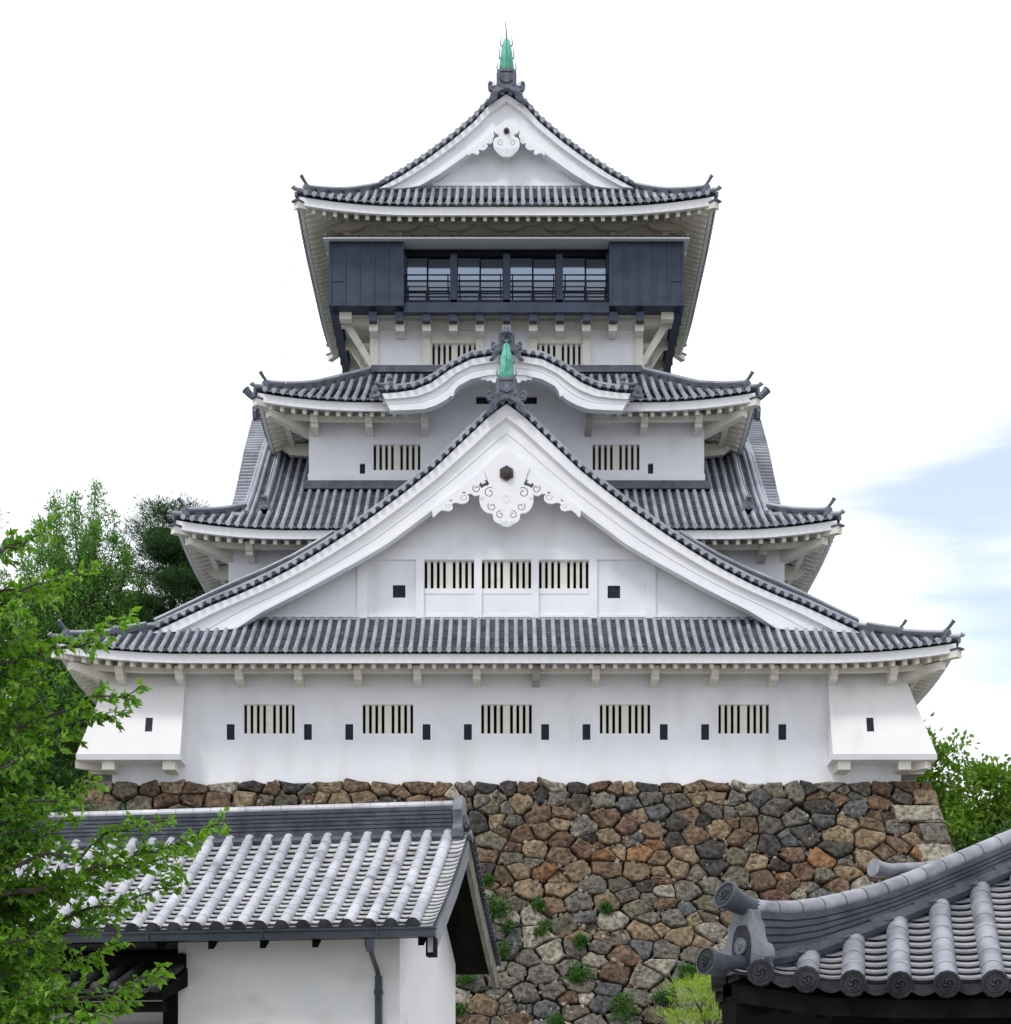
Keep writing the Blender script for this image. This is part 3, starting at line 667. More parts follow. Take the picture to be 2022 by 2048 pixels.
verg = [(0,29.18)]+[(x, z) for x, z in ((.607,28.73),(1.66,27.73),(2.70,26.74),(3.74,25.91),(4.79,25.12),(5.82,24.40),(6.87,23.72),(7.91,23.10),(8.94,22.57),(9.99,22.10),(10.88,21.75),(11.8,21.33),(12.74,20.89),(13.05,20.74))]
vergr = resamp(verg, 48)
upA = [(0,29.0)]+[(x, z-.17) for x, z in verg[1:]]; upA[-1] = (13.0,20.58)
F_ = 68.1/FPX
loA = [(dx*F_, CZ+(HY-y)*F_) for dx, y in ((0,901),(50,944),(148,1021),(239,1089),(299,1124),(390,1174),(490,1225),(541,1258))]
U, Lo = resamp(upA, 60), resamp(loA, 60)
brd = MB(); band(brd, U, Lo, .0, .30, 67.93, 68.5); band(brd, U, Lo, .30, .34, 68.03, 68.5); band(brd, U, Lo, .34, .62, 68.08, 68.5); band(brd, U, Lo, .625, .90, 68.10, 68.5); band(brd, U, Lo, .62, .625, 68.14, 68.5); band(brd, U, Lo, .90, .905, 68.14, 68.5); band(brd, U, Lo, .905, 1.0, 68.06, 68.5)
brd.build('bargeboard', M['hafu'], ga)
sf = MB(); band(sf, U+[0,-.02], U+[0,-.12], 0, 1, 68.45, 69.0); sf.build('gable_soffit', M['cream'], ga)
verge_front(ga, vergr, 67.85, .75, .088, .345)
big_oni(ga, 0, 67.62, CZ+(HY-755)/FPX*67.7, .00452)
fish(T, 0, 67.75, CZ+(HY-757)/FPX*68+.02, .86, rod=False)
# pendant of the great gable (drawing units of a zoomed view, 3.667 per pixel)
sA = 68.0/FPX/3.667
half = [(0,60),(60,110),(170,215),(150,262),(134,312),(122,332),(134,346),(160,352),(180,366),(192,392),(197,430),(196,462),(186,498),(166,528),(140,545),(112,548),(98,556),(97,585),(86,606),(66,618),(46,628),(30,641),(0,645)]
wing = [(170,215),(290,318),(372,378),(470,450),(545,515),(540,572),(528,568),(508,545),(478,522),(448,524),(428,530),(402,520),(394,498),(404,484),(392,470),(366,466),(336,475),(300,470),(278,450),(276,424),(290,404),(262,400),(232,418),(205,412),(182,398),(180,376),(190,356),(206,344),(192,318),(166,304),(146,298),(156,262)]
hl = [spiral(124,398,42,1.25,11,-2.6), spiral(106,500,34,1.2,11,-1.2), spiral(46,560,32,1.2,11,-2.2)]
whl = [spiral(218,365,32,1.2,11,-1.2), spiral(310,428,28,1.2,7,-1.0), spiral(424,492,22,1.1,6,-1.0), [(190,318),(178,330),(150,316),(168,304)], [(300,388),(330,388),(318,404),(296,402)], [(395,440),(425,452),(415,462),(398,456)]]
rel = [[(196-30*t, 430+14*math.sin(3*t)-6*q+12*q) for t in np.linspace(0,1,6)] for q in (-2,-1,0,1)]+[[(0, 600+12*q), (22, 614+10*q), (50, 596+14*q)] for q in range(3)]+[[(math.cos(a)*26, 442+math.sin(a)*28) for a in np.linspace(-1.57,1.57,9)], [(0,425),(14,434),(14,450),(0,459)]]
pendant(ga, (0, 68.0, CZ+(HY-880)*F_), sA, half, hl, wing, whl, 258, 56, rel)

# second storey -----------------------------------------------------------
m = MB(); m.box(-10.67, 10.67, 71, 89.2, 19.5, 25.6); m.build('wall', M['plaster'], T)
def b1B(u):
    au = abs(u)
    if au < 7.8: return 3.9
    if au < 10.3: return 10.9
    return float(RB.Finv(RB.S(RB.hw-au)))
def b1Bs(u):
    return min(2.6, float(RB.Sinv(RB.F(RB.hd-abs(u)))))
pb = roofpart(RB, centred(12.45, .336), b1B, np.arange(-RB.hd+.2, RB.hd-.1, .36), b1Bs)
m = MB(); 
for k in (-1, 1):       # rear slope of the side gables
    a, b = sorted((k*7.8, k*10.35)); u = np.array([a, b]); m.grid(np.stack([RB.pt('B', u, q) for q in np.linspace(1, 10.9, 8)], 1))
m.build('rear_slope', M['pan'], pb)
eaves(RB, pb, [9.75], sof=.32, indiv=1, side_br=(73.0, 75.2, 77.4))
hipper(RB, pb, 2.5, .30, .22)
for k in (-1, 1):
    mb_, mc_, m3 = MB(), MB(), MB()
    b = np.linspace(1.45, 10.8, 26); P = np.stack([np.full(26, k*9.25), RB.y0+b, RB.F(b)], -1); stack(mb_, mc_, P, .30, .24, .085, 3)
    small_oni(m3, P[0]+[0,.1,0], (0,-1), 1.05, hl=.35)
    P = np.array([(k*x, RB.yc, 33.2) for x in np.linspace(7.8, 10.78, 5)]); stack(mb_, mc_, P, .42, .72, .10, 8)
    m4 = MB(); small_oni(m4, P[-1]+[k*.05,0,0], (k,0), 1.75, hl=.7); m4.build('ridge_end_tile', M['oni'], pb)
    b = np.linspace(1.3, 10.8, 26); P = np.stack([np.full(26, k*9.92), RB.y0+b, RB.F(b)+.1], -1); mc_.tube(P, .095, 8)
    for q in arcpts(np.stack([b, RB.F(b)], -1), .36): mc_.tube([(k*9.98, RB.y0+q[0], q[1]+.02), (k*(10.50+.048*(q[0]-1.3)), RB.y0+q[0], q[1])], .09, 8); mc_.tube([(k*(10.49+.048*(q[0]-1.3)), RB.y0+q[0], q[1]), (k*(10.54+.048*(q[0]-1.3)), RB.y0+q[0], q[1])], .10, 10)
    mb_.build('side_gable_ridge', M['ridge'], pb); mc_.build('side_gable_verge_tiles', M['tile'], pb, True, angle=50); m3.build('ridge_end_tile', M['oni'], pb)
for k in (-1, 1):
    m = MB(); b = np.concatenate([np.linspace(1.4, 10.9, 12)]); P = [(RB.y0+q, float(RB.F(q))-.1) for q in b]; P2 = P+[(2*RB.yc-y, z) for y, z in P[::-1][1:]]
    Q2 = [(y, z-.75) for y, z in P2]; poly = P2+Q2[::-1]
    m.prism(poly, (k*10.40-.1*(k < 0), 0, 0), (0,1,0), (0,0,1), (.1,0,0)); m.build('side_bargeboard', M['hafu'], pb)
    m = MB(); m.add([(k*9.8, y, z) for y, z in [(RB.y0+1.4, 25.8)]+P2+[(2*RB.yc-RB.y0-1.4, 25.8)]], [tuple(range(len(P2)+2))]); m.build('side_gable_wall', M['plaster'], pb)

# third storey ------------------------------------------------------------
wz0, wz1 = CZ+(HY-940)/FPX*73, CZ+(HY-889)/FPX*73
wc = [(-5.25,-3.40,wz0,wz1),(3.40,5.25,wz0,wz1)]
lc = [(-5.79,-5.58,CZ+(HY-948)/FPX*73,CZ+(HY-927)/FPX*73),(5.58,5.79,CZ+(HY-948)/FPX*73,CZ+(HY-927)/FPX*73)]
lk = [(k*.78-.42, k*.78+.42, CZ+(HY-808)/FPX*73, CZ+(HY-793)/FPX*73) for k in (-1, 1)]
m = MB(); wall_holes(m, -7.8, 7.8, 27.6, 31.36, 73, wc+lc+lk, .3); m.add([(-2.4,73,31.36),(2.4,73,31.36),(2.1,73,31.55),(1.2,73,31.9),(0,73,32.05),(-1.2,73,31.9),(-2.1,73,31.55)], [(0,1,2,3,4,5,6)])
for k in (-1, 1): m.add([(k*7.8,73,27),(k*7.8,87.2,27),(k*7.8,87.2,31.2),(k*7.8,73,31.2)], [(0,1,2,3)])
m.add([(-7.8,87.2,27),(7.8,87.2,27),(7.8,87.2,31.2),(-7.8,87.2,31.2)], [(0,1,2,3)])
m.build('wall', M['plaster'], T)
m = MB(); m.box(-7.83, 7.83, 72.93, 72.998, 27.93, 28.26); m.build('wall_plinth', M['hafu'], T)
for h in wc: window(T, *h, 73.0, back='shut')
for h in lc+lk: loophole(T, (h[0]+h[1])/2, (h[2]+h[3])/2, h[1]-h[0], h[3]-h[2], 73.0, .1)
mb_ = MB(); mb_.box(-7.98, 7.98, 72.70, 72.925, 27.60, 27.92)
for k in (-1, 1): a, b = sorted((k*7.8, k*7.95)); mb_.hexa([(a,72.93,27.6),(b,72.93,27.6),(b,80,32.4),(a,80,32.4),(a,72.93,28.0),(b,72.93,28.0),(b,80,32.85),(a,80,32.85)])
mb_.build('flashing_ridge', M['ridge'], pb)
KT = [(0,32.18),(.54,32.10),(1.36,31.97),(2.16,31.57),(2.89,31.06),(3.52,30.80),(4.25,30.69),(4.88,30.68)]
kz = lambda x: np.interp(np.abs(x), [p[0] for p in KT], [p[1] for p in KT])
def b0C(u):
    if abs(u) > 4.8: return 0.0
    return max(.0, float(RC.Finv(kz(u)+.05)))
def b1C(u): return min(4.25, float(RC.Finv(RC.S(RC.hw-abs(u)))))
def b1Cs(u): return min(4.45, float(RC.Sinv(RC.F(RC.hd-abs(u)))))
pc = roofpart(RC, centred(9.68, .345), b1C, np.arange(-RC.hd+.2, RC.hd-.1, .36), b1Cs, b0f=b0C)
eaves(RC, pc, [3.2, 5.38, 7.5], gap=3.4, sof=.36, indiv=1, side_br=(75.2, 77.4))
hipper(RC, pc, 4.3, .32, .26)
mb_ = MB(); mb_.box(-5.5, 5.5, 75.10, 75.33, 33.20, 33.47); mb_.build('flashing_ridge', M['ridge'], pc)
# curved gable (karahafu)
YK = 70.8; K_ = resamp(KT, 40)
ka = MB(); kk = np.vstack([K_[::-1]*[-1,1], K_[1:]])
ka.grid(np.stack([np.stack([kk[:,0], np.full(len(kk), y), kk[:,1]+.03], -1) for y in (70.95, 75.2)], 1))
kp = ka.build('curved_gable', M['pan'], T)
ks = MB(); F2 = 70.8/FPX
lok = [(dx*F2, CZ+(HY-y)*F2) for dx, y in ((0,748),(35,750),(71,758),(97,772),(108,788),(120,799),(142,811),(165,818),(200,820),(232,821))]
U, Lo = resamp([(x, z-.14) for x, z in KT[:-1]]+[(4.75,30.52)], 50), resamp(lok, 50)
ks = MB(); band(ks, U, Lo, 0, .34, 70.72, 71.2); band(ks, U, Lo, .34, .62, 70.82, 71.2); band(ks, U, Lo, .62, .66, 70.88, 71.2); band(ks, U, Lo, .66, 1, 70.80, 71.2)
ks.build('bargeboard', M['hafu'], kp)
ks = MB(); band(ks, U+[0,-.05], U+[0,-.2], 0, 1, 71.2, 73.0); ks.build('curved_soffit', M['plaster'], kp)
for k in (-1, 1):
    m = MB(); m.prism([(0,0),(.10,.02),(.13,.14),(.05,.2),(-.06,.16)] if k > 0 else [(0,0),(.06,.16),(-.05,.2),(-.13,.14),(-.10,.02)], (k*2.05, 70.78, CZ+(HY-793)*F2), (1,0,0), (0,0,1), (0,.3,0)); m.build('bargeboard_cusp', M['hafu'], kp)
verge_front(kp, K_+[0,.02], 70.62, .7, .085, .335)
P = np.array([(0, y, 32.25) for y in np.linspace(70.6, 73.6, 5)]); mb_, mc_ = MB(), MB(); stack(mb_, mc_, P, .3, .30, .09, 4)
mb_.build('ridge', M['ridge'], kp); mc_.build('ridge_cap', M['tile'], kp, True, angle=50)
big_oni(kp, 0, 70.4, CZ+(HY-664)/FPX*70.5, .0036)
m = MB(); t = np.linspace(0,1,7); m.tube(np.stack([0*t, 70.7-.65*t, 32.46+.22*t**1.5], -1), .10, 10); m.tube([(0,70.06,32.67),(0,70.0,32.68)], .135, 14); m.build('ridge_horn_tile', M['oni'], kp)
for k in (-1, 1):    # jewel tiles and lower ornaments at the curved gable's feet
    m = MB(); m.tube([(k*4.45,70.75,30.85+z) for z in (0,.05,.12,.17,.2,.28,.36,.44)], [.10,.12,.10,.06,.12,.14,.10,.01], 10)
    m.tube([(k*4.4,70.75,30.82),(k*4.8,70.72,30.84),(k*5.05,70.7,30.92)], [.12,.10,.05], 8)
    small_oni(m, (k*5.0, 70.78, 30.42), (k*.4,-1), .75, horn=False); m.build('jewel_tile', M['oni'], kp, True, angle=40)
shape2d('pendant', [[(0,.02),(.35,.06),(.62,.10),(.9,.14),(1.12,.12),(1.28,.05),(1.20,-.03),(1.02,-.02),(.93,-.12),(.80,-.10),(.74,-.16),(.60,-.12),(.5,-.22),(.36,-.20),(.25,-.32),(0,-.42),(-.25,-.32),(-.36,-.20),(-.5,-.22),(-.60,-.12),(-.74,-.16),(-.80,-.10),(-.93,-.12),(-1.02,-.02),(-1.20,-.03),(-1.28,.05),(-1.12,.12),(-.9,.14),(-.62,.10),(-.35,.06)],
   spiral(.86,.02,.07,1,.022,0), spiral(-.86,.02,.07,1,.022,3.1,-1), spiral(.52,-.06,.07,1,.022,0), spiral(-.52,-.06,.07,1,.022,3.1,-1)], (0, 70.9, CZ+(HY-752)*F2), (1,0,0), (0,0,1), .08, M['hafu'], kp, .01)

# fourth storey and observation deck ----------------------------------------
YD = 75.5; s75 = YD/FPX
zD = lambda y: CZ+(HY-y)*s75
wd = [(k*0+a, b, zD(731), zD(688)) for k, (a, b) in ((0, (-3.03,-1.22)), (0, (1.22,3.03)))]
m = MB(); wall_holes(m, -5.35, 5.35, 33.2, 35.75, YD, wd, .3)
for k in (-1, 1): m.add([(k*5.35,YD,33),(k*5.35,84.7,33),(k*5.35,84.7,35.75),(k*5.35,YD,35.75)], [(0,1,2,3)])
m.add([(-5.35,84.7,33),(5.35,84.7,33),(5.35,84.7,35.75),(-5.35,84.7,35.75)], [(0,1,2,3)])
m.build('wall', M['plaster'], T)
for h in wd: window(T, *h, YD, bars=(3,3), back='shut')
for x in (-5.4,-3.26,-1.09,1.09,3.26,5.4):
    m = MB(); m.box(x-.16, x+.16, YD-.16, YD-.003, 33.50, 35.3); m.build('wall_post', M['cream'], T)
m = MB(); m.box(-5.3, 5.3, YD-.06, YD-.004, 33.48, 33.62); m.build('wall_plinth', M['hafu'], T)
m = MB()
for a, b in ((-3.08,-1.27),(1.27,3.08)): m.box(a, b, YD-.05, YD-.005, zD(687), zD(673))
m.build('wall_rail', M['cream'], T)
m = MB(); m.box(-5.3, 5.3, YD-.08, YD-.006, 35.05, 35.4); m.build('wall_beam', M['cream'], T)
# joists under the deck
zj1 = CZ+(HY-625)/FPX*74.4; zj0 = CZ+(HY-641)/FPX*74.4; j0 = w0 = None
for i in range(-5, 6):
    x = i*1.075
    if j0 is None:
        m = MB(); m.box(x-.16, x+.16, 74.36, 74.70, zj0-.02, zj1+.02); j0 = m.build('joist_end', M['navy'], T); x0_ = x
        m = MB(); m.box(x-.17, x+.17, 74.705, 75.45, zj0-.28, zj1+.0); w0 = m.build('joist', M['cream'], T)
    else: copy_part(j0, (x-x0_, 0, 0), T); copy_part(w0, (x-x0_, 0, 0), T)
for k in (-1, 1):      # slanting struts and stepped arms under the side overhang
    for yy in (75.55, 77.6, 79.7, 81.8):
        m = MB(); a, b = k*5.45, k*6.5
        m.hexa([(a-.13,yy-.13,33.55),(a+.13,yy-.13,33.55),(a+.13,yy+.13,33.55),(a-.13,yy+.13,33.55),(b-.15,yy-.13,35.3),(b+.15,yy-.13,35.3),(b+.15,yy+.13,35.3),(b-.15,yy+.13,35.3)]); m.build('strut', M['cream'], T)
        m = MB(); p, q = sorted((k*5.35, k*6.75)); m.box(p, q, yy-.16, yy+.16, 35.2, 35.52); m.build('deck_arm', M['cream'], T)
    m = MB(); p, q = sorted((k*5.3, k*5.85)); m.box(p, q, 76.0, 84.5, 33.9, 34.15); p, q = sorted((k*5.3, k*6.1)); m.box(p, q, 76.0, 84.5, 34.5, 34.75); m.build('side_beam', M['cream'], T)
m = MB(); m.box(-6.7, 6.7, 75.0, 85.4, 35.53, 35.68); m.build('deck_underside', M['cream'], T)
yd = 74.3; sd_ = yd/FPX; zz = lambda y: CZ+(HY-y)*sd_
D = thing('observation_room', '', '', (0,0,0)) if False else None
m = MB(); m.box(-4.12, 4.12, 74.28, 74.6, zz(625), zz(605)); deck = m.build('observation_deck', M['navy'], T)
m = MB(); m.box(-7.08, 7.08, 74.62, 85.9, 35.69, 35.9); m.build('deck_floor', M['navy'], deck)
for k in (-1, 1):
    m = MB(); p, q = sorted((k*6.75, k*7.0)); m.box(p, q, 74.7, 85.5, 35.2, 35.68); m.build('deck_edge_beam', M['navy'], deck)
m = MB(); m.box(-6.75, 6.75, 75.3, 85.0, 35.9, 38.2); m.box(-6.5, 6.5, 75.1, 85.0, 38.2, 39.75); core = m.build('upper_wall', M['cream'], T)
m = MB(); m.box(-6.9, 6.9, 75.16, 75.29, 35.905, 38.1); m.build('window_backing', M['navy_dark'], deck)
m = MB(); m.box(-4.12, 4.12, 74.96, 75.05, CZ+(HY-513)*75/FPX, CZ+(HY-487)*75/FPX); m.build('header', M['navy_dark'], deck)
# shutter boxes
for k in (-1, 1):
    a, b = sorted((k*4.12, k*7.12)); zt_, zb_ = zz(484), zz(615)
    m = MB(); m.box(a, b, 74.17, 75.0, zb_, zt_); p, q = sorted((k*6.9, k*7.12)); m.box(p, q, 75.0, 85.9, zb_, zt_)
    sb_ = m.build('shutter_box', M['navy'], deck)
    rib = MB(); rib2 = MB()
    for x in (7.06, 6.50, 5.93, 5.35, 4.77, 4.17): rib.box(k*x-.045, k*x+.045, 74.12, 74.169, zb_+.03, zt_-.03)
    p, q = sorted((k*7.06, k*6.54)); rib.box(p, q, 74.14, 74.168, zb_+.98, zb_+1.04)
    rib.box(a, b, 74.13, 74.168, zb_-.001, zb_+.07); rib.box(a, b, 74.13, 74.168, zt_-.07, zt_+.002)
    for yy in np.arange(76, 85.5, .95): p, q = sorted((k*7.121, k*7.17)); rib2.box(p, q, yy-.045, yy+.045, zb_+.03, zt_-.03)
    rib.build('shutter_rib', M['navy'], sb_); rib2.build('shutter_side_rib', M['navy'], sb_)
    m = MB(); a, b = sorted((k*6.25, k*6.75)); m.box(a, b, 74.7, 75.1, 35.15, 35.65); m.build('corner_block', M['cream'], deck)
s752 = 75.0/FPX
wins = [(-204,-112),(-98,-7),(7,98),(112,204)]
for (a, b) in wins:
    xa, xb = a*s752+.02, b*s752-.02; zt_ = CZ+(HY-513)*s752; zb_ = CZ+(HY-606)*s752; xm = (xa+xb)/2
    m = MB(); m.box(xa, xm-.03, 75.06, 75.09, zb_, zt_); m.box(xm+.03, xb, 75.10, 75.13, zb_, zt_); gl_ = m.build('window_pane', M['glass'], deck)
    m = MB(); m.box(xm-.035, xm+.035, 75.03, 75.14, zb_, zt_); m.box(xa, xb, 75.03, 75.14, zt_, zt_+.06); m.build('window_frame', M['navy_dark'], gl_)
for xm in (-4.18,-2.13,0,2.13,4.18):
    m = MB(); m.box(xm-.14, xm+.14, 74.62, 74.90, zz(604)+.002, zz(500)); m.build('deck_post', M['navy'], deck)
rp = [(-4.1,-2.28),(-1.98,-.16),(.16,1.98),(2.28,4.1)]
for a, b in rp:
    m = MB()
    for yy, th in ((544,.035),(556,.05),(577,.055),(588,.04),(598,.05)): m.box(a, b, 74.52, 74.58, zz(yy)-th/2, zz(yy)+th/2)
    for x in (a+.08, b-.08): m.box(x-.025, x+.025, 74.51, 74.59, zz(575), zz(543))
    xm = (a+b)/2; m.box(xm-.07, xm+.07, 74.50, 74.60, zz(605), zz(577)); m.box(xm-.03, xm+.03, 74.515, 74.585, zz(578), zz(545))
    rl = m.build('railing', M['navy_dark'], deck)
    g = MB()
    for x in np.arange(a+.05, b, .06): g.box(x-.006, x+.006, 74.545, 74.555, zz(604), zz(556))
    for z in np.arange(zz(577), zz(556), .06): g.box(a, b, 74.541, 74.549, z-.006, z+.006)
    g.build('rail_mesh', M['mesh'], rl)
# thin canopy above the deck
m = MB(); X_ = 7.32; m.hexa([(-X_,73.85,37.98),(X_,73.85,37.98),(X_,75.2,38.12),(-X_,75.2,38.12),(-X_,73.85,38.05),(X_,73.85,38.05),(X_,75.2,38.22),(-X_,75.2,38.22)])
for k in (-1, 1):
    a, b = sorted((k*6.7, k*X_)); m.hexa([(a,75.21,38.0),(b,75.21,38.0),(b,86,38.0),(a,86,38.0),(a,75.21,38.12),(b,75.21,38.12),(b,86,38.12),(a,86,38.12)])
can = m.build('deck_canopy', M['lipwhite'], deck)
m = MB(); m.hexa([(-X_,73.83,38.055),(X_,73.83,38.055),(X_,75.2,38.225),(-X_,75.2,38.225),(-X_,73.83,38.085),(X_,73.83,38.085),(X_,75.2,38.26),(-X_,75.2,38.26)]); m.build('canopy_roofing', M['navy_dark'], can)
m = MB()
for i in range(-13, 14): m.tube([(i*.535, 73.88, 38.09), (i*.535, 74.2, 38.15)], .05, 8)
m.build('canopy_batten', M['navy_dark'], can)
for x in (-7.25,-4.25,-1.6,1.6,4.25,7.25):
    m = MB(); m.tube([(x,73.95,38.1),(x,73.95,38.24)], [.02,.012], 6); m.build('canopy_spike', M['lipwhite'], can)
# boat shaped arms on the upper wall
bp_ = None
for i in range(-3, 4):
    x = i*2.15; c = PX(1013, 457, 75.0)[2]
    if bp_ is None:
        m = MB(); m.prism([(-.72,.12),(-.70,.02),(-.5,-.10),(-.2,-.15),(.2,-.15),(.5,-.10),(.70,.02),(.72,.12)], (x, 74.85, c), (1,0,0), (0,0,1), (0,.24,0)); bp_ = m.build('boat_bracket', M['cream'], core)
        m = MB(); m.box(x-.14, x+.14, 74.98, 75.095, 38.3, c-.155); bq_ = m.build('upper_post', M['cream'], core); xb0 = x
    else: copy_part(bp_, (x-xb0,0,0), core); copy_part(bq_, (x-xb0,0,0), core)
m = MB(); c = PX(1013, 457, 75.0)[2]; m.box(-6.7, 6.7, 74.92, 75.08, c+.125, c+.42); m.build('upper_beam', M['cream'], core)

# top roof ---------------------------------------------------------------
def b1E(u): return min(2.7, float(RE.Finv(RE.S(RE.hw-abs(u)))))
def b1Es(u):
    if abs(u) > RE.hd-2.1: return float(RE.Sinv(RE.F(RE.hd-abs(u))))
    return RE.hw-.05
pe = roofpart(RE, centred(8.28, .33), b1E, np.arange(-RE.hd+.2, RE.hd-.1, .34), b1Es)
eaves(RE, pe, [], indiv=1, beam=False, sof=.46, pitch=.425, sidepitch=.36)
hipper(RE, pe, 3.4, .32, .22)
mb_, mc_ = MB(), MB()
for k in (-1, 1):
    mb_, mc_ = MB(), MB(); a = np.linspace(3.1, 7.7, 20); P = np.stack([k*(RE.hw-a), np.full(20, 75.7), RE.S(a)], -1); stack(mb_, mc_, P, .30, .16, .08, 3)
    mb_.build('descending_ridge', M['ridge'], pe); mc_.build('descending_ridge_cap', M['tile'], pe, True, angle=50)
mb_, mc_ = MB(), MB(); P = np.array([(0, y, 44.55) for y in np.linspace(74.5, 85.6, 8)]); stack(mb_, mc_, P, .42, .62, .10, 7)
mb_.build('main_ridge', M['ridge'], pe); mc_.build('main_ridge_cap', M['tile'], pe, True, angle=50)
F3 = 74.8/FPX
vergE = [(0,44.34),(.77,43.85),(1.33,43.22),(2.28,42.42),(3.24,41.71),(4.2,41.08),(4.96,40.66),(5.12,40.58)]
G = MB(); P = [(x, z-.25) for x, z in vergE if z > 41.2]+[(4.3,40.6)]; P = P+[(-x, z) for x, z in P[::-1][:-1]]
G.add([(x, 75.24, z) for x, z in P], [tuple(range(len(P)))]); ge = G.build('gable', M['plaster'], T)
m = MB(); m.box(-3.4, 3.4, 75.17, 75.238, 40.78, 40.92); m.box(-.14, .14, 75.21, 75.237, 40.92, 42.5); m.build('gable_trim', M['hafu'], ge)
for k in (-1, 1):
    m = MB(); m.hexa([(k*2.75,75.2,40.92),(k*2.6,75.2,40.92),(k*2.6,75.238,40.92),(k*2.75,75.238,40.92),(k*1.3,75.2,42.1),(k*1.15,75.2,42.1),(k*1.15,75.238,42.1),(k*1.3,75.238,42.1)]); m.build('gable_trim', M['hafu'], ge)
upE = [(x, z-.17) for x, z in vergE]; upE[0] = (0, CZ+(HY-193)*F3)
loE = [(dx*F3, CZ+(HY-y)*F3) for dx, y in ((0,247),(42.5,281),(80,312),(132,349),(165,369),(176,374))]
U, Lo = resamp(upE, 50), resamp(loE, 50)
brd = MB(); band(brd, U, Lo, 0, .26, 74.62, 75.2); band(brd, U, Lo, .26, .66, 74.78, 75.2); band(brd, U, Lo, .66, .668, 74.82, 75.2); band(brd, U, Lo, .668, .86, 74.76, 75.2); band(brd, U, Lo, .86, .868, 74.82, 75.2); band(brd, U, Lo, .868, 1, 74.72, 75.2)
brd.build('bargeboard', M['hafu'], ge)
sf = MB(); band(sf, U+[0,-.02], U+[0,-.12], 0, 1, 75.15, 75.24); sf.build('gable_soffit', M['cream'], ge)
verge_front(ge, resamp(vergE, 40), 74.55, .7, .088, .345)
big_oni(ge, 0, 74.32, CZ+(HY-139)/FPX*74.4, .00455)
fish(T, 0, 74.5, CZ+(HY-141)/FPX*74.6, .93, rod=True)
sE = 74.7/FPX/4.54
half = [(0,1020),(50,1062),(114,1118),(100,1142),(68,1156),(66,1174),(96,1186),(110,1196),(117,1220),(117,1250),(108,1282),(86,1312),(58,1336),(30,1352),(0,1358)]
half = [(a, b-1020) for a, b in half]
wing = [(118,102),(180,148),(250,205),(350,282),(347,318),(335,314),(322,298),(296,300),(268,312),(250,302),(250,284),(262,272),(242,266),(215,272),(192,262),(172,238),(176,222),(190,214),(170,208),(146,212),(128,198),(124,180),(132,166),(120,158),(112,138)]
pendant(ge, (0, 74.66, CZ+(HY-20)*F3-1020*sE), sE, half, [spiral(52,214,30,1.15,10,-2.4)], wing, [spiral(142,186,16,1.1,6,-1.), spiral(204,236,16,1.1,6,-1.)], 108, 28,
        [[(0,262+16*q),(25,274+16*q),(60,262+16*q),(104-10*q,246+14*q)] for q in range(5)])
# thin conductor wires hanging from the top roof corner
for a, b in ((PX(597,470,74), PX(572,768,71.5)), (PX(1430,470,74), PX(1437,740,72))):
    m = MB(); t = np.linspace(0, 1, 12)[:, None]; P = np.array(a)*(1-t)+np.array(b)*t; P[:, 0] -= .35*np.sin(np.pi*t[:, 0])*(1 if a[0] < 0 else -.3); m.tube(P, .008, 4)
    m.build('conductor_wire', M['lipwhite'], T)
# ------------------------------------------------------------------ stone rampart
def voronoi(W, H, cell, seed, aspect=1.7, small=.3, topcourse=None):
    r = random.Random(seed); pts = []
    # dart throwing with two radii
    grid = {}; gs = cell*.6
    def ok(p, rad):
        gx, gy = int(p[0]/gs), int(p[1]/gs)
        for i in range(gx-3, gx+4):
            for j in range(gy-3, gy+4):
                for q in grid.get((i, j), ()):
                    if math.hypot((p[0]-q[0]), (p[1]-q[1])*aspect) < (rad+q[2])*.5: return False
        return True
    def put(p, rad): grid.setdefault((int(p[0]/gs), int(p[1]/gs)), []).append((p[0], p[1], rad)); pts.append((p[0], p[1], rad))
    if topcourse:
        x = 0.2
        while x < W: wd = r.uniform(.6, 1.45); put((x+wd/2, r.uniform(.14,.30)), cell*.8); x += wd
    for rad, n in ((cell*1.35, int(W*H/cell/cell*1.2)), (cell, int(W*H/cell/cell*4)), (cell*.75, int(W*H/cell/cell*4)), (cell*.4, int(W*H/cell/cell*small*6))):
        for _ in range(n):
            p = (r.uniform(0, W), r.uniform(0, H))
            if topcourse and p[1] < .42: continue
            if ok(p, rad): put(p, rad)
    P = np.array(pts); cells = []
    S = P[:, :2]*[1, aspect]
    for i in range(len(P)):
        d = S-S[i]; dd = (d**2).sum(1); nb = np.where((dd < (cell*3.4)**2) & (dd > 0))[0]; nb = nb[np.argsort(dd[nb])][:26]
        poly = [(-2, -2), (2, -2), (2, 2), (-2, 2)]
        for j in nb:
            nx, ny = d[j]; L2 = math.sqrt(dd[j]); nx, ny = nx/L2, ny/L2
            off = (dd[j]+(P[i, 2]**2-P[j, 2]**2)*.14)/(2*L2); off = min(max(off, L2*.18), L2*.82)
            out = []; n = len(poly)
            for k in range(n):
                a, b = poly[k], poly[(k+1) % n]; da, db = a[0]*nx+a[1]*ny-off, b[0]*nx+b[1]*ny-off
                if da <= 0: out.append(a)
                if da*db < 0: t = da/(da-db); out.append((a[0]+(b[0]-a[0])*t, a[1]+(b[1]-a[1])*t))
            poly = out
            if len(poly) < 3: break
        if len(poly) < 3: continue
        cells.append((P[i, 0], P[i, 1], P[i, 2], np.array(poly)/[1, aspect]))
    return cells
